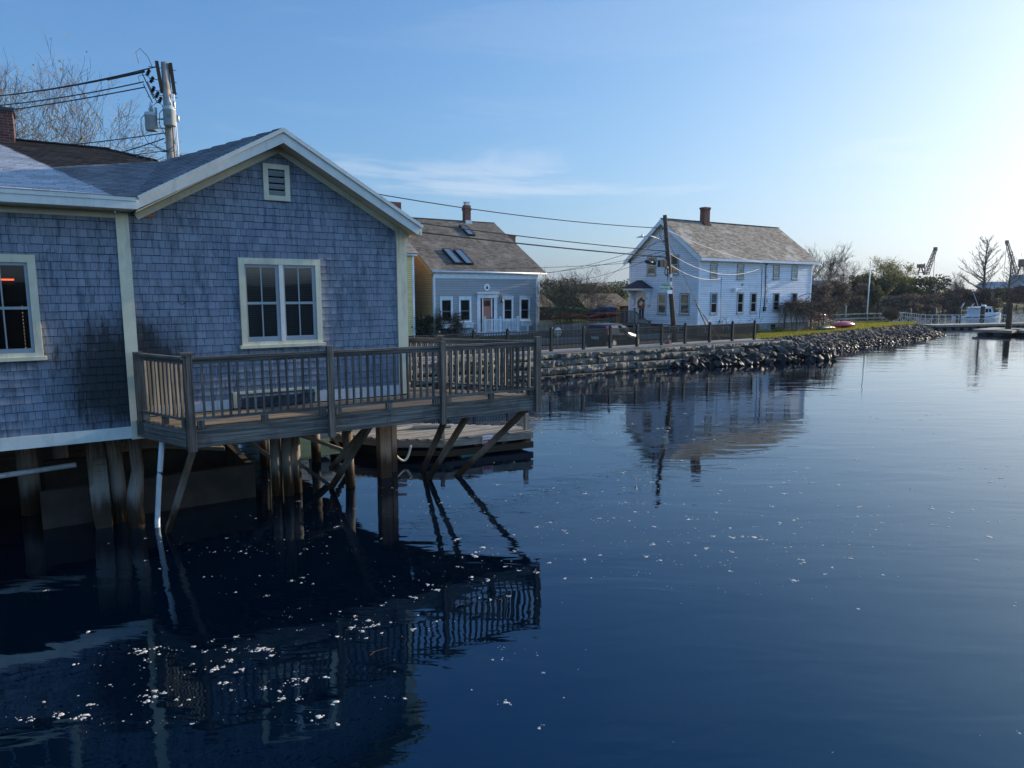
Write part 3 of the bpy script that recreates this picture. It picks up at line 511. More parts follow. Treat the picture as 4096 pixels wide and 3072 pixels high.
# ---- floating dock
b = MB(); b.b2((-9, 18.6, -.6), (2.6, 18.8, 1.62)); b.b2((-9.0, 12.9, -.6), (-8.85, 18.6, 1.62)); tag(b.build('light_blocking_bulkhead', m['darkpole']), 'added dark timber bulkhead blocking light under the house', 'bulkhead')  # bulkhead added to block light and keep the space under the house dark
def private_dock():
    d = thing('floating_dock', 'small weathered floating dock with a private dock sign, moored behind the deck', 'dock')
    P = [V((6.35, 15.1, 0)), V((7.40, 14.42, 0)), V((9.80, 14.12, 0)), V((9.75, 14.85, 0)), V((7.35, 17.0, 0)), V((5.35, 16.6, 0))]
    xs, b = [], MB(); y = 14.14; ztop = .5
    def span(y):
        r = []
        for i in range(len(P)):
            a, c = P[i], P[(i+1) % len(P)]
            if (a.y-y)*(c.y-y) < 0: r.append(a.x+(c.x-a.x)*(y-a.y)/(c.y-a.y))
        return (min(r), max(r)) if len(r) > 1 else None
    while y < 16.95:
        s = span(y+.065)
        if s: b.b2((s[0], y, ztop-.035), (s[1], y+.128, ztop+R.uniform(-.003, .003)))
        y += .136
    b.build('planking', m['dock'], d)
    for (i, j, z0, z1, w) in ((0, 1, .30, .46, .06), (1, 2, .30, .46, .06), (5, 0, .30, .46, .06), (2, 3, .30, .46, .06), (1, 2, .06, .22, .10), (0, 1, .10, .20, .08)):
        e = MB(); e.bar((P[i].x, P[i].y, (z0+z1)/2), (P[j].x, P[j].y, (z0+z1)/2), w, z1-z0); e.build('side_beam', m['dock'] if z0 > .2 else m['pile'], d)
    e = MB()
    for f in (.08, .38, .68, .96): c = P[1].lerp(P[2], f); e.b2((c.x-.08, c.y+.04, .2), (c.x+.08, c.y+.12, .34))
    e.build('spacer_block', m['pile'], d)
    e = MB(); e.poly([p+V((0, .10, .08)) for p in P], (0, 0, .2)); e.build('float_frame', m['darkroom'], d)
    e = MB(); c = P[1].lerp(P[2], .28); e.b2((c.x-.22, c.y+.03, -.12), (c.x+.2, c.y+.4, .07)); e.build('float', m['teal'], d)
    e = MB(); e.b2((9.66, 14.24, .2), (9.76, 14.34, .92)); e.build('mooring_post', m['dock'], d); e = MB(); e.b2((7.36, 14.44, .2), (7.44, 14.52, .72)); e.build('mooring_post', m['pile'], d)
    e = MB(); e.tube([(6.70, 15.9, .54), (7.3, 15.93, .55), (8.2, 15.55, .545)], [.05, .06, .045], 8); e.build('log_fender', m['dock'], d)
    return base(d, (7.5, 15.2, 0))
private_dock()
def text_mesh(s, size, name, mat, parent, mtx, thick=.0):
    cu = bpy.data.curves.new(name, 'FONT'); cu.body = s; cu.size = size; cu.align_x = 'CENTER'; cu.align_y = 'CENTER'; cu.extrude = thick
    o = bpy.data.objects.new('tmp', cu); COL.objects.link(o); dg = bpy.context.evaluated_depsgraph_get(); me = bpy.data.meshes.new_from_object(o.evaluated_get(dg)); bpy.data.objects.remove(o)
    me.transform(mtx); me.materials.clear(); me.materials.append(mat); o = bpy.data.objects.new(name, me); COL.objects.link(o)
    if parent: o.parent = parent
    return o
def frame_mtx(o, x, up):
    x = V(x).normalized(); z = x.cross(V(up)).normalized(); y = z.cross(x); q = M3((x, y, z)).transposed().to_4x4(); q.translation = V(o); return q
t = thing('dock_sign', 'small white and red sign reading private dock keep off on the dock edge', 'sign')
c = V((7.40, 14.42, 0)).lerp(V((9.80, 14.12, 0)), .47)+V((-.005, -.045, .385)); xd = V((2.4, -.30, 0)).normalized(); nd = V((xd.y, -xd.x, 0))
b = MB(); b.bar(c-xd*.14, c+xd*.14, .01, .21); b.build('plate', m['signwhite'], t); b = MB(); b.bar(c-xd*.13+V((0, 0, -.045))+nd*.007, c+xd*.13+V((0, 0, -.045))+nd*.007, .004, .105); b.build('red_field', m['signred'], t)
text_mesh('PRIVATE DOCK', .045, 'lettering', m['signred'], t, frame_mtx(c+V((0, 0, .055))+nd*.0075, xd, (0, 0, 1))); text_mesh('KEEP OFF', .062, 'lettering', m['signwhite'], t, frame_mtx(c+V((0, 0, -.045))+nd*.0105, xd, (0, 0, 1))); base(t, c)
b = MB(); b.tube([(6.05+.6*k/14, 14.5-.12*math.sin(math.pi*k/14)+.16*(k/14)**2, .44-.30*math.sin(math.pi*k/14)-.06*k/14) for k in range(15)], .03, 8); tag(b.build('rope_fender', m['rope'], None, True), 'pale rope hose hanging in a loop from the dock side', 'rope')
t = thing('mooring_bollard', 'stub of a mooring post wrapped in coiled rope at the dock rear', 'bollard'); b = MB(); b.tube([(6.95, 16.75, .5), (6.95, 16.75, .85)], .07, 8); b.build('post', m['pile'], t); b = MB()
for k in range(4): b.lathe((6.95, 16.75, .5+k*.035), [(.08, 0), (.11, .015), (.08, .03)], 12)
b.tube([(6.95, 16.7, .52), (6.8, 16.5, .51), (6.6, 16.45, .51)], .015, 6); b.build('rope_coil', m['rope'], t); base(t, (6.95, 16.75, .5))
b = MB(); b.b2((5.0, 17.0, .3), (5.45, 17.4, .62)); b.b2((4.97, 16.97, .62), (5.48, 17.43, .67)); tag(b.build('dock_box', m['sash']), 'grey storage box at the shore end of the dock', 'box')

# ================================================================== GRANITE WALL, BOULDERS
def stone(mb, x0, x1, z0, z1, yf, yb, seed):
    nx, nz = max(3, int((x1-x0)/.13)), max(3, int((z1-z0)/.09)); vs = []; t = R.random()
    for j in range(nz+1):
        for i in range(nx+1):
            x, z = x0+(x1-x0)*i/nx, z0+(z1-z0)*j/nz; ed = min(i, nx-i, j, nz-j)
            q = NZ.noise(V((x*2.6, z*4.5, seed)))*.12+NZ.noise(V((x*8, z*9, seed+5)))*.09
            y = yf+q+(.055 if ed == 0 else 0); vs.append((x+(.02*NZ.noise(V((x, z*5, 7))) if 0 < i < nx else 0), y, z+.02*NZ.noise(V((x*3, 4, seed)))))
    fs = [(j*(nx+1)+i, j*(nx+1)+i+1, (j+1)*(nx+1)+i+1, (j+1)*(nx+1)+i) for j in range(nz) for i in range(nx)]
    o = len(vs); top = [nz*(nx+1)+i for i in range(nx+1)]; vs += [(vs[k][0], yb, vs[k][2]) for k in top]; fs += [(top[i], top[i+1], o+i+1, o+i) for i in range(nx)]
    o2 = len(vs); vs += [(x0, yb, z0), (x1, yb, z0)]; lf = [j*(nx+1) for j in range(nz+1)]; rt = [j*(nx+1)+nx for j in range(nz+1)]
    fs += [tuple([o2]+lf+[o])[::-1], tuple([o2+1]+rt+[o+nx])]; mb.add(vs, fs, None, t)
mb = MB(); sd = 0
for (z0, z1, yf, xa, xb, wr) in ((.77, 1.03, 26.5, -30, 38.4, (.7, 2.6)), (.42, .76, 26.35, -30, 33.5, (.6, 2.8)), (.07, .41, 26.1, -30, 31, (.9, 3.2)), (-.40, .06, 25.85, -30, 29.6, (1.0, 2.8))):
    x = xa
    while x < xb:
        w = R.uniform(*wr); x1 = min(x+w, xb); wv = .05*NZ.noise(V((x*.25, z0*3, 1))); stone(mb, x, x1-R.uniform(.02, .06), z0+wv+R.uniform(-.02, .05), (z1+wv-R.uniform(-.02, .05)) if z1 < 1 else z1-R.uniform(0, .05), yf+R.uniform(-.16, .16), 27.3, sd); sd += 1; x = x1
tag(mb.build('granite_seawall', m['granite']), 'rough granite block retaining wall holding up the street at the waterline', 'wall')
b = MB(); b.b2((-120, 26.95, -1), (37.0, 27.25, .78)); struct(b.build('bank', m['earth']))

def rock_mesh(seed, n=9, mm=6):
    b = MB(); rr = random.Random(seed); b.ball((0, 0, 0), 1, n, mm, rr.random(), 0)
    pl = [(V((rr.uniform(-1, 1), rr.uniform(-1, 1), rr.uniform(-1, 1))).normalized(), rr.uniform(.38, .72)) for _ in range(12)]
    out = []
    for p in b.v:
        p = V(p)*(1+.25*NZ.noise(p*1.3+V((seed, 0, 0))))
        for nn, dd in pl:
            k = p.dot(nn)-dd
            if k > 0: p = p-nn*k
        out.append(p)
    b.v = out; return b
ROCKS = [rock_mesh(k) for k in range(10)]
def bank_pt(s, t):                              # s along the shore, t from crest (0) to waterline (1)
    k = min(int(s), len(EDGE)-2); f = s-k; a = V((*EDGE[k], 0)).lerp(V((*EDGE[k+1], 0)), f); c = V((*BASE[k], 0)).lerp(V((*BASE[k+1], 0)), f)
    p = a.lerp(c, t); p.z = 1.02-1.32*t; return p
cand = []
rr = random.Random(5)
for k in range(3500):
    s = rr.uniform(0, 8.6); t = rr.uniform(-.02, 1.0); p = bank_pt(s, t)
    big = 1.35 if p.x < 41 else 1.0
    r = rr.uniform(.09, .25)*big*(1+.5*t*(p.x < 42)); cand.append((p, r, rr.random()))
# heap of dark boulders lying in front of the wall's right end
for k in range(190):
    x = rr.uniform(27.2, 39); w_ = (x-27.2)/11; y0 = 25.9-1.35*w_; p = V((x, rr.uniform(25.9-.5-1.6*w_**.7, 26.3), 0)); p.z = max(-.1, .06+(p.y-y0+.9)*.24*min(1, w_*2.4))+rr.uniform(-.08, .06); cand.append((p, rr.uniform(.2, .46), rr.random()))
cand.sort(key=lambda c: -c[1]/c[0].length)
rmesh = []
for k, b in enumerate(ROCKS): o = b.build('riprap_boulder', m['rock']); rmesh.append(o)
for k, (p, r, q) in enumerate(cand[:300]):
    o = rmesh[k] if k < len(rmesh) else rmesh[int(q*1e4) % len(rmesh)].copy()
    if k >= len(rmesh): COL.objects.link(o)
    o.location = p; o.scale = (r*rr.uniform(.9, 1.5), r*rr.uniform(.8, 1.1), r*rr.uniform(.55, .85)); o.rotation_euler = (rr.uniform(-.5, .5), rr.uniform(-.5, .5), rr.uniform(0, 6.3))
    tag(o, 'dark angular boulder in the stone bank along the waterline', 'boulder', 'boulders of the stone bank')
mb = MB()
for (p, r, q) in cand[300:]:
    src = ROCKS[int(q*1e4) % 10]; rot = M3.Rotation(rr.uniform(0, 6.3), 3, 'Z') @ M3.Rotation(rr.uniform(-.7, .7), 3, 'X'); sc_ = V((r*rr.uniform(.9, 1.5), r, r*rr.uniform(.5, .85)))
    mb.add([p+rot @ V((v.x*sc_.x, v.y*sc_.y, v.z*sc_.z)) for v in src.v], src.f, None, rr.random())
o = mb.build('riprap', m['rock']); tag(o, 'loose broken stone filling the bank below the lawn', 'riprap'); o['kind'] = 'stuff'
# lawn tufts
mb = MB()
for k in range(24000):
    s = rr.uniform(0, 7.5); a = bank_pt(s, 0); inn = -.12+4.6*rr.random(); p = V((a.x-(inn*.4 if a.x > 66 else 0), a.y+inn, 1.08)); hgt = rr.uniform(.04, .10)*(1.8 if inn < .25 else 1); d = V((rr.uniform(-1, 1), rr.uniform(-1, 1), 0)).normalized()*rr.uniform(.02, .05)
    mb.add([p-d, p+d, p+V((rr.uniform(-.05, .05), rr.uniform(-.05, .05), hgt))], [(0, 1, 2)])
o = mb.build('grass', m['blade']); tag(o, 'low sunlit grass tufts on the lawn edge', 'grass'); o['kind'] = 'stuff'

# ================================================================== BLACK STREET FENCE
def street_fence():
    t = thing('street_fence', 'black metal picket fence with round topped posts along the top of the granite wall', 'fence'); y = 27.25; z0 = 1.10
    xs = [10.0, 11.9, 13.8, 15.6, 17.45, 20.0, 22.05, 23.85, 25.75, 27.6, 29.45, 31.5, 33.5, 35.55]
    xs = [p for p in xs]
    for x in xs: b = MB(); b.box((x, y, z0+.56), (.13, .13, 1.12)); b.lathe((x, y, z0+1.12), [(.075, 0), (.08, .03), (.06, .07), (.02, .10)], 10); b.build('post', m['black'], t)
    for a, c in zip(xs, xs[1:]):
        b = MB(); b.b2((a+.05, y-.025, z0+1.0), (c-.05, y+.025, z0+1.045)); b.b2((a+.05, y-.02, z0+.87), (c-.05, y+.02, z0+.895)); b.b2((a+.05, y-.02, z0+.10), (c-.05, y+.02, z0+.135)); n_ = int((c-a)/.085)
        for k in range(1, n_): x = a+(c-a)*k/n_; b.b2((x-.018, y-.014, z0+.135), (x+.018, y+.014, z0+1.0))
        b.build('panel', m['black'], t)
    return base(t, (22, y, z0))
street_fence()

# ================================================================== BLUE GREY HOUSE ACROSS THE STREET
def bluegrey_house():
    h = thing('bluegrey_house', 'low blue grey clapboard house with a salmon door and three roof skylights', 'house'); Y0, X0, X1, ZE = 41.0, 20.45, 28.82, 4.95
    ridge = V((0, 48.0, 9.55))
    b = MB(); b.b2((X0, Y0+.01, .9), (X1, 55, 5.2)); b.poly([(X0, Y0+.3, 5.2), (X0, 54.7, 5.2), (X0, 48, 9.2)], (X1-X0, 0, 0)); b.build('wall', m['lapshadow'], h)
    mb = MB(); holes = [(x0-X0+.04, x1-X0-.04, z0-1.2, z1-1.2) for (x0, x1, z0, z1) in ((20.89, 21.84, 2.0, 3.72), (22.31, 23.27, 2.0, 3.72), (25.82, 26.70, 2.05, 3.72), (27.24, 28.14, 2.05, 3.72), (23.72, 25.38, 1.2, 3.9))]
    tiles(mb, (X0, Y0, 1.2), (1, 0, 0), (0, 0, 1), (0, -1, 0), 3.75, .118, (3.5, 6), lambda a, c: (.1, X1-X0-.1), holes, .018, .003, 0, .014); mb.build('clapboards', m['bluegrey_clapboard'], h)
    mb = MB()
    def gl(v0, v1): z = 1.2+(v0+v1)/2; k = max(0, (z-5.1)/.605); return (.0+k, 14-k) if k < 7 else (0, 0)
    tiles(mb, (X0, 55, 1.2), (0, -1, 0), (0, 0, 1), (-1, 0, 0), 8.1, .118, (4, 7), gl, (), .018, .003, 0, .012); mb.build('gable_clapboards', m['orange_clapboard'], h)
    mb = MB(); tiles(mb, (X1, 41, 1.2), (0, 1, 0), (0, 0, 1), (1, 0, 0), 8.1, .118, (4, 7), gl, (), .018, .003, 0, .012); mb.build('gable_clapboards', m['bluegrey_clapboard'], h)
    for (x0, x1) in ((X0-.02, X0+.12), (X1-.12, X1+.02)): b = MB(); b.b2((x0, Y0-.03, 1.1), (x1, Y0+.12, ZE)); b.build('corner_board', m['white'], h)
    b = MB(); b.b2((X0-.02, Y0-.028, ZE), (X1+.02, Y0+.02, ZE+.34)); b.b2((X0-.2, Y0-.22, ZE+.34), (X1+.62, Y0+.1, ZE+.40)); b.build('frieze_board', m['white'], h)
    b = MB(); b.b2((X0, Y0-.026, 1.02), (X1, Y0+.005, 1.2)); b.build('water_table', m['white'], h)
    b = MB(); b.tube([(X0-.2, Y0-.24, ZE+.42), (X1+.66, Y0-.24, ZE+.40)], .065, 8); g = b.build('gutter', m['white'], h, True)
    b = MB(); b.tube([(X1+.45, Y0-.24, ZE+.36), (X1+.42, Y0-.22, ZE+.2), (X1+.12, Y0-.06, ZE-.2), (X1+.08, Y0-.06, 1.1)], .04, 8); b.build('downspout', m['white'], g, True)
    # rakes
    for x, mt in ((X0-.22, 'orange_clapboard'), (X1+.52, 'white')):
        b = MB(); b.poly([(x, Y0-.2, ZE+.40), (x, 48, 9.5), (x, 48, 9.22), (x, Y0-.1, ZE+.2)], (.05, 0, 0)); b.build('rake_board', m[mt], h)
    b = MB(); b.poly([(X0-.2, Y0-.2, ZE+.30), (X0-.2, 48, 9.32), (X0, 48, 9.32), (X0, Y0-.2, ZE+.30)], (0, 0, -.015)); b.build('rake_soffit', m['orange_clapboard'], h)
    rp = [V((X0-.25, Y0-.28, ZE+.42)), V((X1+.65, Y0-.28, ZE+.42)), V((X1+.65, 48, 9.55)), V((X0-.25, 48, 9.55))]
    b = MB(); b.poly(rp, (0, 0, -.05)); b.poly([rp[3], rp[2], V((X1+.65, 55.3, 5.1)), V((X0-.25, 55.3, 5.1))], (0, 0, -.05)); rf = b.build('roof', m['brown_roof'], h)
    mb = MB(); plane_tiles(mb, rp, None, .145, (.18, .42), .014, .006, .006); mb.bar((X0-.25, 48, 9.57), (X1+.65, 48, 9.57), .22, .03); mb.build('roof_shingles', m['brown_roof'], rf)
    nrm = (rp[1]-rp[0]).cross(rp[3]-rp[0]).normalized(); up = V((1, 0, 0)).cross(nrm)*-1; up = up if up.z > 0 else -up
    def on_roof(u, v, off=0): # survey point on the roof plane
        d = _ray(u, v); k = (rp[0]-V((0, 0, HC))).dot(nrm)/d.dot(nrm); return V((0, 0, HC))+d*k+nrm*off
    g = lambda zx, zy: on_roof(1500+zx*.3917, 750+zy*.3917)
    for a, c, e in (((700, 640), (755, 640), (895, 790)), ((815, 650), (872, 650), (1005, 795)), ((870, 400), (930, 400), (1010, 500))):
        tl, tr, br = g(*a), g(*c), g(*e); w_, l_ = max(.62, abs(tr.x-tl.x)), (tl-br).dot(up); cc = V(((tl.x+tr.x)/2, 0, 0)); o = V(((br.x+tr.x)/2-.3, br.y, br.z)); bl = o-V((w_/2, 0, 0)); 
        f = MB(); rot = M3((V((1, 0, 0)), up, nrm)).transposed()
        def bx(u0, u1, v0, v1, n0, n1): f.box(bl+V((1, 0, 0))*((u0+u1)/2)+up*((v0+v1)/2)+nrm*((n0+n1)/2), (u1-u0, v1-v0, n1-n0), rot)
        bx(0, .07, 0, l_, -.05, .17); bx(w_-.07, w_, 0, l_, -.05, .17); bx(.07, w_-.07, 0, .07, -.05, .168); bx(.07, w_-.07, l_-.07, l_, -.05, .168); so = f.build('skylight', m['black'], rf)
        q = MB(); P_ = lambda u, v: bl+V((1, 0, 0))*u+up*v+nrm*.15; q.poly([P_(.06, .06), P_(w_-.06, .06), P_(w_-.06, l_-.06), P_(.06, l_-.06)], nrm*.005); q.build('skylight_pane', plain('sky_glass', (.10, .14, .18), .06, spec=1.0), so)
    cx = onY(1500+935*.3917, 900, 48).x
    b = MB(); b.b2((cx-.25, 47.75, 9.1), (cx+.25, 48.2, 10.36)); b.b2((cx-.29, 47.71, 10.36), (cx+.29, 48.24, 10.56)); b.b2((cx-.25, 47.75, 10.56), (cx+.25, 48.2, 10.76)); ch = b.build('chimney', m['brick'], rf)
    b = MB(); b.b2((cx-.17, 47.82, 10.76), (cx+.17, 48.13, 10.98)); b.b2((cx-.23, 47.77, 10.98), (cx+.23, 48.18, 11.02)); b.build('chimney_cap', m['steel'], ch)
    b = MB(); b.b2((cx-.29, 47.62, 9.2), (cx+.29, 47.75, 9.6)); b.build('flashing', m['steel'], ch)
    # windows
    for x0, x1 in ((20.89, 21.84), (22.31, 23.27), (25.82, 26.70), (27.24, 28.14)): window(h, (x0, Y0-.016, 2.02), (1, 0, 0), (0, -1, 0), x1-x0, 1.70, .12, (.47,), (), 'white', 'sash', 'darkcur', crown=.6)
    for x in (21.35, 22.9, 27.75): b = MB(); b.b2((x-.42, Y0-.26, 1.62), (x+.42, Y0-.03, 1.88)); b.b2((x-.5, Y0-.32, 1.88), (x+.5, Y0-.03, 1.92)); b.build('flower_box', m['white'], h)
    # door
    b = MB(); b.b2((23.74, Y0-.05, 1.2), (24.0, Y0-.012, 3.72)); b.b2((25.1, Y0-.05, 1.2), (25.36, Y0-.012, 3.72)); b.b2((23.74, Y0-.07, 3.62), (25.36, Y0-.012, 3.92)); b.b2((23.66, Y0-.2, 3.92), (25.44, Y0-.012, 4.02)); b.b2((24.14, Y0-.045, 1.2), (24.22, Y0-.012, 3.62)); b.b2((24.88, Y0-.045, 1.2), (24.96, Y0-.012, 3.62)); ds = b.build('door_surround', m['white'], h)
    b = MB(); b.poly([(24.0, Y0-.015, 1.9), (24.14, Y0-.015, 1.9), (24.14, Y0-.015, 3.6), (24.0, Y0-.015, 3.6)]); b.poly([(24.96, Y0-.015, 1.9), (25.1, Y0-.015, 1.9), (25.1, Y0-.015, 3.6), (24.96, Y0-.015, 3.6)]); b.build('sidelight', m['carglass'], ds)
    b = MB(); b.b2((24.22, Y0-.02, 1.2), (24.88, Y0+.0, 3.55)); 
    for z0, z1 in ((1.35, 2.0), (2.15, 2.9)): b.b2((24.30, Y0-.028, z0), (24.53, Y0-.02, z1)); b.b2((24.57, Y0-.028, z0), (24.80, Y0-.02, z1))
    dd = b.build('door', m['door'], h); b = MB(); b.b2((24.30, Y0-.03, 3.05), (24.80, Y0-.021, 3.45)); b.build('door_pane', m['glass'], dd); b = MB(); b.b2((24.83, Y0-.09, 2.1), (24.86, Y0-.02, 2.3)); b.build('door_handle', m['black'], dd)
    b = MB(); q = M3.Rotation(rad(90), 3, 'X'); b.lathe((24.53, Y0-.012, 4.36), [(.24, 0), (.24, .04), (.21, .05)], 24, axis=q); pl = b.build('round_plaque', m['signwhite'], h)
    b = MB(); b.lathe((24.53, Y0-.064, 4.24), [(.075, 0), (.085, .02), (.08, .12), (.035, .17), (.03, .23), (.02, .25)], 10); b.v = [V((p.x, Y0-.066+(p.y-(Y0-.064))*.06, p.z)) for p in b.v]; b.build('plaque_emblem', m['signblack'], pl)
    b = MB(); b.tube([(25.55, Y0, 3.55), (25.55, Y0-.18, 3.85), (25.62, Y0-.22, 3.8), (25.64, Y0-.22, 3.6)], .02, 6); b.lathe((25.64, Y0-.22, 3.3), [(.05, 0), (.10, .06), (.07, .26), (.03, .32)], 8); b.build('wall_lantern', m['black'], h)
    b = MB(); b.b2((28.42, Y0-.1, 1.38), (28.6, Y0-.012, 1.6)); b.build('meter_box', m['steel'], h)
    # porch
    p = MB(); p.b2((23.7, Y0-1.05, 1.0), (26.5, Y0-.03, 1.28)); po = p.build('porch', m['white'], h)
    for (x, y) in ((23.76, Y0-1.0), (25.0, Y0-1.0), (26.45, Y0-1.0), (27.3, Y0-1.0)): b = MB(); zb = 1.28 if x < 27 else 1.0; zt = 2.32 if x < 27 else 1.72; b.b2((x-.06, y-.06, zb), (x+.06, y+.06, zt)); b.b2((x-.08, y-.08, zt), (x+.08, y+.08, zt+.05)); b.build('porch_post', m['white'], po)
    b = MB()
    for a, c in ((23.82, 24.94), (25.06, 26.39)):
        b.b2((a, Y0-1.03, 2.13), (c, Y0-.97, 2.2)); b.b2((a, Y0-1.02, 1.38), (c, Y0-.98, 1.43)); k = a+.07
        while k < c: b.b2((k-.027, Y0-1.02, 1.43), (k+.027, Y0-.98, 2.13)); k += .125
    b.bar((26.5, Y0-1, 2.15), (27.26, Y0-1, 1.62), .05, .06); b.bar((26.5, Y0-1, 1.4), (27.26, Y0-1, .98), .04, .05)
    for k in range(6): x = 26.6+k*.115; b.bar((x, Y0-1, 1.35-(x-26.5)*.6), (x, Y0-1, 2.1-(x-26.5)*.68), .03, .03)
    b.build('porch_railing', m['white'], po)
    b = MB()
    for k in range(2): b.b2((26.5+k*.28, Y0-1.05, 1.0), (26.78+k*.28, Y0-.05, 1.19-k*.09))
    b.build('step', m['white'], po)
    b = MB()
    for k in range(6): b.b2((20.52, Y0-.1, 1.25+k*.28), (20.9, Y0-.08, 1.28+k*.28)); b.b2((20.52+k*.072, Y0-.08, 1.15), (20.54+k*.072, Y0-.06, 3.0))
    b.build('trellis', m['sash'], h)
    return base(h, (24.5, Y0, 1.0))
bluegrey_house()

def yellow_house():
    h = thing('yellow_house', 'yellow clapboard house with white trim squeezed behind the shingled house', 'house'); Y0, X0, X1 = 40.9, 9.5, 19.0
    b = MB(); b.b2((X0, Y0+.01, .9), (X1, 50, 6.35)); b.build('wall', m['lapshadow'], h)
    mb = MB(); hs = [(16.9-X0, 17.75-X0, 4.5-1.2, 6.15-1.2), (16.9-X0, 17.75-X0, 1.8-1.2, 3.7-1.2)]
    tiles(mb, (X0, Y0, 1.2), (1, 0, 0), (0, 0, 1), (0, -1, 0), 5.1, .125, (3, 5), lambda a, c: (0, X1-X0-.1), hs, .018, .003, 0, .014); mb.build('clapboards', m['yellow_clapboard'], h)
    b = MB(); b.b2((X1-.12, Y0-.03, 1.0), (X1+.02, Y0+.1, 6.35)); b.build('corner_board', m['white'], h); b = MB(); b.b2((X0, Y0-.2, 6.35), (X1+.2, Y0+.05, 6.5)); b.build('eave_board', m['white'], h)
    for z in (4.45, 1.75): window(h, (16.72, Y0-.016, z), (1, 0, 0), (0, -1, 0), 1.0, 1.9, .12, (.5,), (.5,), 'white', 'sash', 'darkroom')
    rp = [V((X0, Y0-.25, 6.5)), V((X1+.25, Y0-.25, 6.5)), V((X1+.25, 45.5, 9.0)), V((X0, 45.5, 9.0))]
    b = MB(); b.poly(rp, (0, 0, -.05)); b.poly([rp[3], rp[2], V((X1+.25, 50.2, 6.4)), V((X0, 50.2, 6.4))], (0, 0, -.05)); b.poly([(X1, Y0, 6.3), (X1, 50, 6.3), (X1, 45.5, 8.8)], (-.1, 0, 0)); rf = b.build('roof', m['tan_roof'], h)
    mb = MB(); plane_tiles(mb, rp, None, .145, (.2, .4), .014, .006, .006); mb.build('roof_shingles', m['tan_roof'], rf)
    b = MB(); c = onY(1572, 830, 46); b.b2((c.x-.55, 45.6, 8.4), (c.x+.45, 46.4, c.z+.35)); b.build('chimney', m['brick'], rf)
    return base(h, (14, Y0, .9))
yellow_house()
b = MB(); c = onX(1500+1388*.3917, 750+500*.3917, 34); b.b2((c.x-.5, c.y, 1.1), (c.x+.5, c.y+1, c.z)); b.b2((c.x-.55, c.y-.05, c.z), (c.x+.55, c.y+1.05, c.z+.15)); b.poly([(c.x-5, c.y-4, 1), (c.x+.4, c.y-4, 1), (c.x+.4, c.y-4, 4.5), (c.x-5, c.y-4, 4.5)], (0, 9, 0)); tag(b.build('brick_chimney_house', m['brick']), 'brick chimney of a hidden house rising just past the blue grey roof edge', 'chimney')

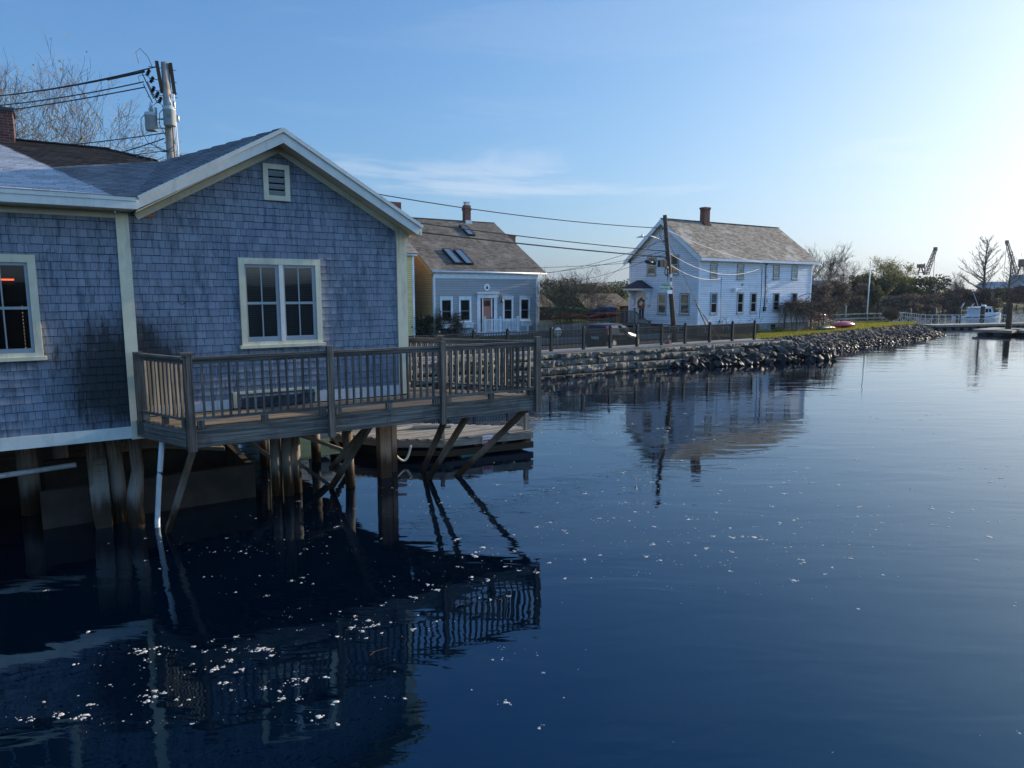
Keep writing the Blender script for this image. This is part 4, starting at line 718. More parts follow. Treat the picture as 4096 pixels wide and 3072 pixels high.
# ================================================================== WHITE HOUSE ON THE POINT
def white_house():
    h = thing('white_house', 'two storey white clapboard house with a tall brick chimney on the point', 'house'); X0, X1, Y0, Y1, ZB, ZE = 36.86, 49.75, 33.0, 40.0, 1.68, 6.38; ym = 36.5
    b = MB(); b.b2((X0+.01, Y0+.01, ZB-.02), (X1-.01, Y1-.01, ZE)); b.poly([(X0+.01, Y0+.02, ZE), (X0+.01, Y1-.02, ZE), (X0+.01, ym, 9.05)], (X1-X0-.02, 0, 0)); b.build('wall', m['lapshadow'], h)
    side = [(37.94, 38.66, 4.97, 6.06), (40.78, 41.50, 4.97, 6.06), (44.9, 45.62, 5.02, 6.06), (47.15, 47.87, 5.02, 6.06), (38.06, 38.78, 2.50, 4.02), (40.9, 41.62, 2.50, 4.02), (42.38, 43.1, 2.50, 4.02), (45.06, 45.78, 2.62, 4.0), (47.3, 48.0, 2.62, 4.0)]
    mb = MB(); tiles(mb, (X0, Y0, ZB), (1, 0, 0), (0, 0, 1), (0, -1, 0), ZE-ZB, .135, (3.5, 4.5), lambda a, c: (.12, X1-X0-.12), [(a-X0+.03, c-X0-.03, e-ZB, g-ZB) for a, c, e, g in side], .02, .003, 0, .015)
    mb.build('side_clapboards', m['white_clapboard'], h)
    gab = [(37.15, 38.10, 5.28, 6.70), (34.90, 35.75, 5.28, 6.70), (35.98, 36.90, 2.42, 3.95), (33.76, 34.70, 2.46, 3.98), (37.9, 39.2, 1.68, 4.05)]
    def gi(v0, v1): z = ZB+(v0+v1)/2; k = max(0, (z-6.6)/.755); return (max(.12, k), min(7-.12, 7-k)) if k < 3.5 else (0, 0)
    mb = MB(); tiles(mb, (X0, Y1, ZB), (0, -1, 0), (0, 0, 1), (-1, 0, 0), 9.0-ZB, .135, (3, 4.5), gi, [(Y1-c+.03, Y1-a-.03, e-ZB, g-ZB) for a, c, e, g in gab], .02, .003, 0, .013); mb.build('gable_clapboards', m['white_clapboard'], h)
    mb = MB(); tiles(mb, (X1, Y0, ZB), (0, 1, 0), (0, 0, 1), (1, 0, 0), 9.0-ZB, .135, (3, 4.5), gi, (), .02, .003, 0, .013); mb.build('gable_clapboards', m['white_clapboard'], h)
    for (x, y) in ((X0, Y0), (X1, Y0), (X0, Y1)): b = MB(); b.b2((x-.03 if x == X0 else x-.12, y-.03 if y == Y0 else y-.12, ZB), (x+.12 if x == X0 else x+.03, y+.12 if y == Y0 else y+.03, ZE)); b.build('corner_board', m['white'], h)
    # foundation: brick then concrete
    b = MB(); b.b2((X0+.05, Y0+.06, .8), (43.55, Y1, ZB-.02)); fo = b.build('foundation', m['brick'], h); b = MB(); b.b2((43.55, Y0+.03, .8), (X1-.05, Y1, ZB-.02)); b.build('concrete_foundation', m['concrete'], h)
    for x in (37.7, 39.6, 42.5, 45.0): b = MB(); b.b2((x, Y0-.0, 1.22), (x+.5, Y0+.055, 1.58)); o = b.build('cellar_window', m['white'] if x < 44 else m['darkroom'], h); b = MB(); b.b2((x+.05, Y0-.012, 1.27), (x+.45, Y0-.001, 1.54)); b.build('pane', m['darkroom'], o)
    for y in (34.2, 35.6): b = MB(); b.b2((X0+.0, y, 1.2), (X0+.055, y+.6, 1.6)); o = b.build('cellar_window', m['white'], h); b = MB(); b.b2((X0-.012, y+.05, 1.25), (X0-.001, y+.55, 1.55)); b.build('pane', m['darkroom'], o)
    # roof
    ov, e = .32, .38; s = (9.28-ZE)/(3.5+.02)
    rp = [V((X0-ov, Y0-e, 6.38)), V((X1+ov, Y0-e, 6.38)), V((X1+ov, ym, 9.3)), V((X0-ov, ym, 9.3))]; rq = [rp[3], rp[2], V((X1+ov, Y1+e, 6.38)), V((X0-ov, Y1+e, 6.38))]
    b = MB(); b.poly(rp, (0, 0, -.06)); b.poly(rq, (0, 0, -.06)); rf = b.build('roof', m['tan_roof'], h)
    mb = MB(); plane_tiles(mb, rp, None, .15, (.2, .42), .016, .008, .008); mb.bar((X0-ov, ym, 9.33), (X1+ov, ym, 9.33), .24, .03); mb.build('roof_shingles', m['tan_roof'], rf)
    b = MB(); b.b2((X0-ov, Y0-e-.03, 6.17), (X1+ov, Y0-e, 6.36)); b.b2((X0-.0, Y0-e, 6.17), (X1+ov, Y0-.02, 6.2)); b.b2((X0+.13, Y0-.025, 6.0), (X1-.13, Y0-.016, 6.17)); b.build('eave_board', m['white'], h)
    for sy in (-1, 1):
        ye = ym+sy*(3.5+e); b = MB(); b.poly([(X0-ov-.03, ye, 6.34), (X0-ov-.03, ym, 9.28), (X0-ov-.03, ym, 8.93), (X0-ov-.03, ye-sy*.05, 6.05)], (.03, 0, 0)); b.build('rake_board', m['white'], h)
        b = MB(); b.poly([(X0-ov, ye, 6.28), (X0-ov, ym, 9.2), (X0, ym, 9.2), (X0, ye, 6.28)], (0, 0, -.02)); b.poly([(X0-.03, ym+sy*3.5, 6.33), (X0-.03, ym, 8.98), (X0-.03, ym, 8.78), (X0-.03, ym+sy*3.5, 6.12)], (.012, 0, 0)); b.build('rake_soffit', m['cream'], h)
    b = MB(); b.b2((40.72, 36.15, 8.4), (41.32, 36.6, 10.2)); b.b2((40.68, 36.11, 10.2), (41.36, 36.64, 10.36)); ch = b.build('chimney', m['brick'], rf); b = MB(); b.b2((40.68, 36.02, 8.5), (41.36, 36.15, 9.15)); b.build('flashing', m['rust'], ch)
    # windows
    for i, (a, c, z0, z1) in enumerate(side):
        bl, sh = ('curtainw', None) if i in (0, 1, 2, 3) else ('darkcur', None)
        window(h, (a, Y0-.016, z0), (1, 0, 0), (0, -1, 0), c-a, z1-z0, .06, (.5,), (), 'sash', 'trim' if i not in (7, 8) else 'sash', bl if i != 4 else 'darkcur', True, .045, (.5, m['curtainw'] and 'curtainw') if i in (4,) else None)
    for i, (a, c, z0, z1) in enumerate(gab[:4]): window(h, (X0-.016, c, z0), (0, -1, 0), (-1, 0, 0), c-a, z1-z0, .07, (.5,), (), 'sash', 'trim', 'darkcur' if i in (0,) else 'curtain', True, .045, (.35, 'curtainw') if i == 0 else (.48, 'curtain'))
    # front door, hood on brackets
    f = MB(); f.b2((X0-.06, 37.92, 1.68), (X0-.012, 38.12, 4.1)); f.b2((X0-.06, 39.0, 1.68), (X0-.012, 39.2, 4.1)); f.b2((X0-.062, 38.12, 3.85), (X0-.012, 39.0, 4.1)); fr = f.build('door_frame', m['white'], h)
    d = MB(); d.b2((X0-.03, 38.12, 1.7), (X0-.012, 39.0, 3.85)); dr = d.build('door', m['trim'], h)
    d = MB(); d.b2((X0-.035, 38.3, 1.95), (X0-.031, 38.82, 2.9)); d.build('door_pane', m['darkcur'], dr); d = MB(); d.b2((X0-.04, 38.54, 1.95), (X0-.036, 38.57, 2.9)); d.build('glazing_bar', m['white'], dr)
    rw = random.Random(3); wc = (m['kred'], m['kyellow'], m['korange'], m['yelleaf']); parts = [MB() for _ in range(4)]
    for k in range(90): an = rw.uniform(0, 6.3); r = rw.uniform(.2, .36); parts[k % 4].ball((X0-.10+rw.uniform(-.04, .03), 38.56+r*math.cos(an), 3.18+r*math.sin(an)*1.15), rw.uniform(.035, .07), 6, 4)
    wr = thing('door_wreath', 'round red and yellow flower wreath on the white front door', 'wreath')
    for q, mt in zip(parts, wc): q.build('flowers', mt, wr)
    base(wr, (X0-.1, 38.56, 3.18))
    text_mesh('41', .22, 'house_number', m['signblack'], h, frame_mtx((X0-.025, 37.72, 2.95), (0, -1, 0), (0, 0, 1)))
    b = MB(); b.poly([(X0-1.0, 37.45, 4.30), (X0-1.0, 39.65, 4.30), (X0, 39.65, 4.30), (X0, 37.45, 4.30)], (0, 0, -.14)); hd = b.build('door_hood', m['white'], h)
    b = MB(); r0 = [V((X0-1.08, 37.35, 4.31)), V((X0-1.08, 39.75, 4.31)), V((X0-.01, 39.75, 4.31)), V((X0-.01, 37.35, 4.31))]; ap = V((X0-.05, 38.55, 4.92)); ap2 = V((X0-.55, 38.55, 4.92))
    b.add(r0+[ap, ap2], [(0, 1, 5), (1, 2, 4, 5), (3, 0, 5, 4), (0, 3, 2, 1)]); b.build('hood_roof', m['black_roof'], hd)
    for y in (37.75, 39.35): b = MB(); b.poly([(X0-.02, y-.07, 4.16), (X0-.8, y-.07, 4.16), (X0-.72, y-.07, 3.98), (X0-.45, y-.07, 3.92), (X0-.36, y-.07, 3.6), (X0-.2, y-.07, 3.5), (X0-.16, y-.07, 3.1), (X0-.02, y-.07, 3.05)], (0, .14, 0)); b.build('hood_bracket', m['white'], hd)
    # timber landing and stairs
    b = MB(); b.b2((X0-1.5, 37.75, 1.52), (X0-.03, 40.4, 1.64)); la = b.build('landing', m['picket'], h); b = MB(); b.b2((X0-1.45, 37.8, .85), (X0-.1, 40.3, 1.5)); b.build('landing_skirt', m['darkroom'], la)
    for (x, y, z0, z1) in ((X0-1.45, 40.35, .8, 2.75), (X0-1.45, 37.8, .8, 2.8), (X0-1.45, 36.2, .8, 1.95), (X0-.1, 40.35, 1.5, 2.75)): b = MB(); b.b2((x-.06, y-.06, z0), (x+.06, y+.06, z1)); b.b2((x-.09, y-.09, z1), (x+.09, y+.09, z1+.05)); b.build('stair_post', m['picket'], la)
    b = MB(); x = X0-1.45; b.b2((x-.04, 37.86, 2.6), (x+.04, 40.29, 2.66)); b.b2((x-.03, 37.86, 1.72), (x+.03, 40.29, 1.77)); k = 38.0
    while k < 40.25: b.b2((x-.02, k-.02, 1.77), (x+.02, k+.02, 2.6)); k += .13
    b.bar((x, 37.74, 2.6), (x, 36.26, 1.85), .07, .06, (1, 0, 0)); b.bar((x, 37.74, 1.72), (x, 36.26, .98), .05, .05, (1, 0, 0))
    for k in range(11): y = 37.62-k*.125; b.bar((x, y, 1.66-(37.74-y)*.5), (x, y, 2.54-(37.74-y)*.507), .035, .035)
    b.build('stair_railing', m['picket'], la)
    b = MB(); b.bar((x, 37.75, 1.58), (x, 36.2, .82), .28, .05, (1, 0, 0)); b.bar((X0-.3, 37.75, 1.58), (X0-.3, 36.2, .82), .28, .05, (1, 0, 0))
    for k in range(4): b.b2((x, 37.7-k*.38-.3, 1.42-k*.18), (X0-.2, 37.7-k*.38, 1.46-k*.18))
    b.build('stairs', m['picket'], la)
    # bits on the side wall
    b = MB(); b.tube([(43.98, Y0-.05, 6.15), (44.02, Y0-.05, 4.0), (43.98, Y0-.05, 2.75)], .03, 6); b.lathe((43.98, Y0-.1, 6.05), [(.06, 0), (.09, .05), (.02, .1)], 8); b.b2((43.88, Y0-.12, 2.6), (44.12, Y0-.02, 2.95)); b.build('service_conduit', m['black'], h)
    b = MB(); b.tube([(43.55, Y0-.03, 6.0), (43.62, Y0-.03, 3.9), (43.5, Y0-.03, 2.1)], .016, 5); b.build('cable', m['wire'], h); b = MB(); b.tube([(39.1, Y0-.03, 5.1), (39.15, Y0-.03, 3.6), (39.2, Y0-.03, 2.4), (39.15, Y0-.03, 1.9)], .01, 5); b.build('cable', m['wire'], h)
    b = MB(); b.b2((40.35, Y0-.3, 4.12), (40.62, Y0-.02, 4.32)); b.tube([(40.62, Y0-.2, 4.24), (40.95, Y0-.25, 4.22)], .06, 8); b.build('floodlight', m['signwhite'], h); b = MB(); b.b2((41.35, Y0-.06, 4.48), (41.5, Y0-.02, 4.66)); b.build('vent_cover', m['sash'], h)
    b = MB(); b.b2((39.05, Y0-.12, 1.85), (39.35, Y0-.02, 2.03)); b.build('meter_box', m['sash'], h)
    vi = MB(); rv = random.Random(8)
    for k in range(26): x = 44.02+rv.uniform(-.05, .3); z = rv.uniform(2.9, 5.2); vi.tube([(44.02, Y0-.05, z), (x, Y0-.07, z+rv.uniform(-.1, .25)), (x+rv.uniform(-.1, .2), Y0-.05, z+rv.uniform(-.1, .4))], .008, 4, False)
    for k in range(16): x = rv.uniform(37.5, 44); vi.tube([(x, Y0-.03, 1.75), (x+rv.uniform(-.4, .4), Y0-.04, 2.0), (x+rv.uniform(-.9, .9), Y0-.03, 2.0+rv.uniform(-.1, .5))], .007, 4, False)
    tag(vi.build('wall_creeper', m['twig']), 'thin leafless creeper clinging to the white wall beside the conduit', 'vine')
    return base(h, (X0, Y0, 1.0))
white_house()

# ================================================================== UTILITY POLES AND WIRES
def cable(a, c, sag, r, label, mat='wire', n=18, grp='overhead wires'):
    a, c = V(a), V(c); b = MB(); b.tube([a.lerp(c, i/n)-V((0, 0, sag*4*(i/n)*(1-i/n))) for i in range(n+1)], r, 5, False); return tag(b.build('overhead_wire' if mat == 'wire' else 'service_cable', m[mat], None, True), label, 'wire', grp)
def left_pole():
    t = thing('utility_pole', 'tall grey wooden utility pole with two transformers behind the shingled roof', 'utility pole'); x, y = 3.57, 28.0
    b = MB(); b.tube([(x+.02, y, 1), (x, y, 7), (x-.01, y, 12.05)], [.19, .16, .135], 14); b.build('pole', m['polewood'], t, True)
    for dx, lean in ((-.29, .13), (.14, .10)): b = MB(); b.bar((x+dx, y-.14 if dx > 0 else y-.1, 12.03), (x+dx+lean, y+.0, 11.0), .10, .13, (0, 1, 0)); b.build('crossarm', m['darkpole'], t)
    b = MB()
    for z in (11.83, 11.42, 11.05, 10.9): b.tube([(x-.55, y-.05, z), (x+.32, y-.05, z)], .012, 5)
    for z in (10.55, 9.3, 9.0, 8.7): b.tube([(x-.2, y, z), (x+.2, y, z+.02)], .016, 5)
    b.build('bolt', m['black'], t)
    # dead-end insulators and cut-outs
    b = MB()
    for k, (dx, z) in enumerate(((-.62, 11.62), (-.52, 11.40), (-.5, 11.08), (-.38, 10.92), (-.30, 10.75))):
        q = M3.Rotation(rad(24), 3, 'Y'); b.lathe((x+dx, y-.05, z-.12), [(.03, 0), (.07, .02), (.035, .05), (.075, .08), (.035, .11), (.075, .14), (.035, .17), (.07, .2), (.03, .24)], 8, axis=q)
    for k, (a, c) in enumerate((((-.78, 11.6), (-.45, 10.75)), ((-.75, 11.2), (-.5, 10.6)), ((-.62, 11.3), (-.35, 10.62)))): b.tube([(x+a[0], y-.08, a[1]), (x+c[0], y-.08, c[1])], .018, 5)
    b.build('fuse_cutout', m['black'], t)
    def tr(cx, cz, r, hgt, yy):
        q = MB(); q.lathe((cx, yy, cz-hgt/2), [(r*.86, 0), (r, .02), (r, hgt*.80), (r*1.05, hgt*.81), (r*1.05, hgt*.86), (r, hgt*.87), (r, hgt*.96), (r*.9, hgt), (r*.2, hgt+.03)], 20); o = q.build('transformer', m['tank'], t, True)
        q = MB(); q.lathe((cx+.02, yy, cz+hgt/2), [(.075, 0), (.07, .06), (.09, .08), (.075, .14), (.03, .30), (.012, .36)], 10); q.build('bushing_cap', m['tank'], o, True)
        q = MB(); q.lathe((cx+.16, yy-.1, cz+hgt/2-.06), [(.03, 0), (.055, .03), (.03, .06), (.055, .09), (.03, .12), (.055, .15), (.03, .18), (.055, .21), (.02, .25)], 8); q.build('bushing', m['porcelain'], o, True)
        q = MB(); q.tube([(cx-r, yy-.05, cz+.2), (cx-r-.12, yy-.1, cz+.05), (cx-r-.14, yy-.1, cz-.35), (cx-r+.05, yy-.1, cz-.75), (x-.2, yy-.1, cz-.95)], .014, 5); q.build('drop_lead', m['black'], o); return o
    o = tr(2.99, 9.96, .20, .62, 27.95); o2 = tr(3.56, 10.17, .205, .66, 27.72); text_mesh('25', .13, 'lettering', m['signblack'], o2, frame_mtx((3.50, 27.512, 10.13), (.96, -.26, 0), (0, 0, 1)))
    b = MB(); b.bar((3.15, 27.95, 10.08), (3.5, 28, 10.12), .04, .05); b.bar((3.15, 27.95, 9.78), (3.5, 28, 9.80), .04, .05); b.build('bracket', m['steel'], t)
    b = MB(); b.lathe((3.86, 27.9, 10.05), [(.02, 0), (.05, .04), (.025, .08), (.055, .12), (.025, .16), (.05, .2), (.02, .26)], 8); b.build('lightning_arrester', m['porcelain'], t, True)
    b = MB(); b.tube([(3.77, 27.9, 11.0), (3.79, 27.9, 9.2), (3.80, 27.9, 7.5)], .022, 6); b.tube([(3.73, 27.88, 11.0), (3.74, 27.88, 8.5)], .010, 5); b.build('riser_conduit', m['pvc'], t, True)
    for k, pts in enumerate((((-.85, 11.85), (-.92, 12.2), (-.78, 12.35), (-.55, 12.1), (-.45, 11.82)), ((-.85, 11.2), (-.9, 11.42), (-.65, 11.5), (-.4, 11.3)), ((-.35, 10.7), (-.15, 10.5), (-.05, 10.35)), ((-.35, 10.65), (-.55, 10.45), (-.6, 10.3)), ((-.4, 9.6), (-.55, 9.2), (-.3, 8.95), (.05, 9.0), (.15, 9.5)), ((-.35, 9.45), (-.5, 9.1), (-.2, 8.95), (.1, 9.2)))):
        b = MB(); b.tube([(x+dx, 27.85, z) for dx, z in pts], .010, 5, False); b.build('jumper_wire', m['black'], t, True)
    return base(t, (x, y, 1))
left_pole()
def leftwire(u0, v0, a, yy, sag, r, label, k=3.0):
    a = V(a); p = onY(u0, v0, yy); p.z += sag*4*(1/k)*(1-1/k); return cable(a, a+(p-a)*k, sag, r, label)
leftwire(0, 383, (3.25, 27.95, 11.85), 34, .9, .022, 'topmost wire running left from the top of the tall pole')
leftwire(0, 383.5, (2.80, 27.95, 11.60), 34, .7, .018, 'second wire running left from the tall pole, with a thick black sleeve')
leftwire(0, 421, (2.84, 27.95, 11.28), 34, .7, .022, 'third wire down running left from the tall pole, above its neighbour at the pole')
leftwire(40, 440, (2.87, 27.95, 11.11), 34, .3, .022, 'lowest of the four bundled wires running left from the top of the tall pole')
leftwire(310, 576, (3.42, 27.95, 9.64), 32, .3, .02, 'single wire sloping left just below the transformers', 4)
leftwire(505, 603, (3.37, 27.95, 9.44), 31, .12, .022, 'pale twisted cable sloping left to behind the roof ridge', 3)
leftwire(560, 616, (3.42, 27.95, 9.04), 31, .1, .016, 'low wire reaching left just above the shingled roof', 4)
b = MB(); p = onY(427, 318, 31.4); b.tube([(2.86, 27.95, 11.63), V((2.86, 27.95, 11.63)).lerp(p, .97)], .05, 8); tag(b.build('wire_sleeve', m['black'], None, True), 'thick black insulating sleeve on the second wire near the tall pole', 'sleeve')

def right_pole():
    t = thing('utility_pole', 'leaning dark utility pole with a street lamp arm in front of the white house', 'utility pole'); y = 28.45
    B, T = V((29.95, y, .8)), V((28.78, y, 8.35)); P = lambda z: B.lerp(T, (z-.8)/7.55)
    b = MB(); b.tube([B, P(4), T], [.16, .14, .115], 12); b.build('pole', m['darkpole'], t, True)
    b = MB(); b.tube([P(6.75), V((28.2, y-.1, 7.0)), V((27.6, y-.2, 7.1)), V((27.1, y-.25, 7.08))], .03, 6); b.tube([P(6.5), V((28.75, y-.02, 6.75)), V((28.6, y-.04, 6.86))], .02, 5); b.build('lamp_arm', m['steel'], t, True)
    b = MB(); b.poly([(27.15, y-.37, 7.0), (26.5, y-.34, 6.97), (26.5, y-.30, 6.99), (26.8, y-.24, 7.08), (27.15, y-.24, 7.1)], (0, .16, 0)); b.lathe((26.85, y-.26, 7.06), [(.05, 0), (.05, .1), (.03, .12)], 8); b.build('lamp_head', m['steel'], t)
    b = MB(); b.tube([V((28.0, y-.1, 5.62)), V((27.3, y-.1, 5.72))], .09, 10); b.build('splice_case', m['black'], t, True)
    for x0 in (28.22, 28.52): b = MB(); b.b2((x0, y-.3, 5.42), (x0+.27, y-.1, 5.80)); b.build('terminal_box', m['black'], t)
    b = MB()
    for r in (.2, .24, .17): b.tube([(28.85+.6*r*math.cos(k*.5), y-.2, 5.2+1.15*r*math.sin(k*.5)) for k in range(14)], .018, 5)
    b.build('cable_coil', m['black'], t, True)
    b = MB(); q = P(4.8); b.b2((q.x-.24, y-.26, 4.35), (q.x-.08, y-.1, 5.05)); o = b.build('cable_guard', m['pvc'], t); b = MB(); b.b2((q.x-.245, y-.27, 4.62), (q.x-.10, y-.262, 4.85)); b.build('guard_label', m['signblack'], o)
    for z, L in ((7.6, .35), (7.15, .25), (6.95, .3), (6.3, .25), (6.0, .3)):
        q = P(z); b = MB(); b.tube([q, q+V((-L*.5, -.1, .02)), q+V((-L, -.1, -.05))], .012, 5); b.lathe(q+V((-L, -.1, -.1)), [(.03, 0), (.05, .04), (.03, .08)], 6); b.build('wire_bracket', m['black'], t)
    for k, pts in enumerate((((28.3, 7.6), (28.25, 7.2), (28.5, 6.9), (28.75, 7.0)), ((28.1, 6.25), (27.6, 6.05), (27.75, 5.8), (28.0, 5.7)), ((28.2, 6.2), (28.4, 5.95), (28.75, 5.9)), ((28.4, 7.55), (28.35, 7.05), (28.6, 6.8)))): b = MB(); b.tube([(x, y-.15, z) for x, z in pts], .012, 5, False); b.build('jumper_wire', m['black'], t, True)
    return base(t, B)
right_pole()
yp = 28.4
cable((3.6, 28, 8.95), (28.82, yp, 7.6), .45, .022, 'highest wire crossing the sky from the shingled gable to the leaning pole')
cable((3.6, 28, 7.85), (28.95, yp, 6.33), .22, .024, 'reddish wire crossing above the skylights to the leaning pole')
cable((3.6, 28, 7.35), (28.97, yp, 6.0), .18, .034, 'thickest wire, slung below the reddish one to the leaning pole')
for (u, v, yy, z, sg, lb) in ((2060, 1066, 46, 7.0, .9, 'steeply rising thin wire to the top bracket of the leaning pole'), (2060, 1078, 44, 6.35, .5, 'thin wire rising gently over the blue grey roof corner to the leaning pole'), (2200, 1112, 52, 6.2, .7, 'faint wire behind the bare bush, ending under the gable window'), (2330, 1150, 60, 7.3, .5, 'straight faint wire rising over the bush to the top of the leaning pole'), (1900, 1058, 40, 5.85, .3, 'low slack wire passing under the gutter line of the blue grey house')): a = onY(u, v, yy); cable(V((28.9, yp, z)), a+(a-V((28.9, yp, z)))*.4, sg, .013, lb)
w0 = onY(2450+1400*.4069, 800+598*.4069, 32.8); cable((28.95, yp, 7.5), (43.9, 32.9, 6.15), .25, .019, 'pale cable from the leaning pole up along the white house roof edge', 'whitewire')
cable((29.12, yp, 6.25), (43.5, 32.9, 5.85), .85, .02, 'deep hanging pale cable across the white side wall', 'whitewire'); cable((29.22, yp, 5.6), (39.2, 32.95, 5.0), .38, .018, 'short pale cable drooping to below an upstairs window', 'whitewire')
for k, (za, gx, gy, lb) in enumerate(((7.0, 34.2, 29.4, 'guy wire with a long pale guard, nearer the house corner'), (5.7, 34.0, 28.6, 'guy wire with a shorter pale guard, nearer the pole'))):
    t = thing('guy_wire', lb, 'guy wire', 'guy wires of the leaning pole'); a, c = V((29.0+.15*k, yp, za)), V((gx, gy, 1.1)); b = MB(); b.tube([a, c], .010, 5); b.build('strand', m['wire'], t)
    b = MB(); b.tube([c, c.lerp(a, .42-.08*k)], .035, 8); b.build('guard', m['reed'], t, True); base(t, c)
def street_sign():
    t = thing('street_sign', 'green street name sign with a small white plate below, fixed to the leaning pole', 'sign'); c = onY(2665, 1148, 28.0)
    b = MB(); b.b2((c.x-.42, 28.0, c.z-.14), (c.x+.36, 28.02, c.z+.14)); b.build('plate', m['signgreen'], t); text_mesh('Pickering', .20, 'lettering', m['signwhite'], t, frame_mtx((c.x-.10, 27.994, c.z-.005), (1, 0, 0), (0, 0, 1))); text_mesh('Ave', .10, 'lettering', m['signwhite'], t, frame_mtx((c.x+.26, 27.994, c.z+.04), (1, 0, 0), (0, 0, 1)))
    b = MB(); b.b2((c.x+.02, 27.92, c.z-.38), (c.x+.42, 27.94, c.z-.16)); b.build('small_plate', m['signwhite'], t); b = MB(); b.b2((c.x+.42, 27.93, c.z-.36), (c.x+.46, 28.4, c.z-.33)); b.b2((c.x+.36, 28.0, c.z-.02), (c.x+.6, 28.4, c.z+.02)); b.build('bracket', m['steel'], t); return base(t, c)
street_sign()

# ================================================================== STREET THINGS
def car():
    t = thing('parked_car', 'small dark red and black hatchback parked nose away behind the street fence', 'car', loc=(0, 0, 0)); L, W_ = 3.75, 1.62
    st = [(0, .50, .84, 1.02, .62, .60, .74), (.06, .22, .86, 1.30, .70, .56, .79), (.22, .20, .88, 1.40, .74, .58, .80), (.9, .2, .88, 1.45, .74, .60, .81), (1.7, .2, .87, 1.43, .74, .60, .81), (2.2, .2, .86, 1.33, .74, .56, .80), (2.72, .2, .86, .92, .74, .60, .80), (3.2, .2, .82, .85, .73, .62, .78), (3.55, .22, .70, .74, .70, .58, .74), (3.75, .30, .55, .58, .58, .5, .62)]
    b = MB(); vs, fs = [], []
    for (x, zb, belt, roof, w0, w2, w1) in st:
        hs = [(w0, zb), (w1, .5), (w1*.985, belt), (w2, roof-.03), (w2*.75, roof)]; vs += [(x, -a, z) for a, z in hs]+[(x, a, z) for a, z in hs[::-1]]
    for i in range(len(st)-1):
        for k in range(9): fs.append((i*10+k, (i+1)*10+k, (i+1)*10+k+1, i*10+k+1))
        fs.append((i*10+9, (i+1)*10+9, (i+1)*10, i*10))
    fs += [tuple(range(10)), tuple((len(st)-1)*10+k for k in range(10))[::-1]]; b.add(vs, fs, [(0, 0, 0)]*len(vs), .5); parts = [('body', b, 'carblack', True)]
    b = MB(); b.poly([(-.012, -.60, .84), (-.012, .60, .84), (.02, .64, 1.0), (.10, .50, 1.36), (.10, -.50, 1.36), (.02, -.64, 1.0)], (.02, 0, 0)); parts.append(('tailgate', b, 'carred', False))
    b = MB(); b.poly([(-.02, -.50, .95), (-.02, .50, .95), (.085, .44, 1.32), (.085, -.44, 1.32)], (.02, 0, 0)); parts.append(('rear_window', b, 'carglass', False))
    b = MB(); b.poly([(.02, -.80, .86), (.32, -.815, .88), (.38, -.67, 1.36), (.12, -.60, 1.36)], (0, -.015, 0)); parts.append(('rear_pillar', b, 'carred', False))
    b = MB()
    for s in (-1, 1): b.poly([(.42, s*.80, .92), (1.22, s*.805, .92), (1.22, s*.655, 1.34), (.47, s*.655, 1.34)], (0, s*.018, 0)); b.poly([(1.29, s*.805, .92), (2.28, s*.80, .92), (1.95, s*.645, 1.30), (1.29, s*.655, 1.34)], (0, s*.018, 0))
    parts.append(('side_windows', b, 'carglass', False)); b = MB(); b.poly([(2.22, -.54, 1.29), (2.22, .54, 1.29), (2.72, .64, .93), (2.72, -.64, .93)], (.01, 0, .015)); parts.append(('windscreen', b, 'carglass', False))
    b = MB(); b.b2((-.03, -.78, .30), (.1, .78, .52)); parts.append(('bumper', b, 'blackm', False))
    b = MB(); b.b2((-.04, -.26, .60), (-.005, .26, .74)); parts.append(('licence_plate', b, 'signwhite', False))
    for s in (-1, 1): b = MB(); b.poly([(-.01, s*.62, .72), (-.01, s*.79, .72), (.03, s*.80, 1.05), (.03, s*.70, 1.05)], (.03, 0, 0)); parts.append(('tail_light', b, 'lampred', False))
    for s in (-1, 1): b = MB(); b.ball((3.58, s*.60, .66), (.13, .12, .09), 10, 6); parts.append(('headlight', b, 'chrome', True)); b = MB(); b.ball((2.3, s*.90, .98), (.07, .10, .07), 8, 6); parts.append(('mirror', b, 'carblack', True))
    b = MB(); b.tube([(.35, 0, 1.43), (.18, 0, 1.55)], .02, 5); parts.append(('antenna', b, 'black', False))
    q = M3.Rotation(rad(90), 3, 'X'); wheels = []
    for x in (.62, 3.02):
        for s in (-1, 1): b = MB(); b.lathe((x, s*.74+.1, .30), [(.20, 0), (.29, .01), (.31, .05), (.31, .15), (.29, .19), (.2, .2)], 18, axis=q); r = MB(); r.lathe((x, s*.74+(-.11 if s < 0 else .115), .30), [(.21, 0), (.21, .015), (.19, .016)], 18, axis=q); wheels.append((b, r, x, s))
    rz = M3.Rotation(rad(14), 4, 'Z'); rz.translation = (24.7, 29.5, .82); a3 = rz.to_3x3()
    def place(b): b.v = [rz @ V(p) for p in b.v]; return b
    for nm, b, mt, sm in parts: place(b).build(nm, m[mt], t, sm)
    for b, r, x, s in wheels:
        w = place(b).build('wheel', m['tyre'], t, True); place(r).build('hubcap', m['alu'], w)
    return base(t, (24.7, 29.5, .82))
car()
b = None
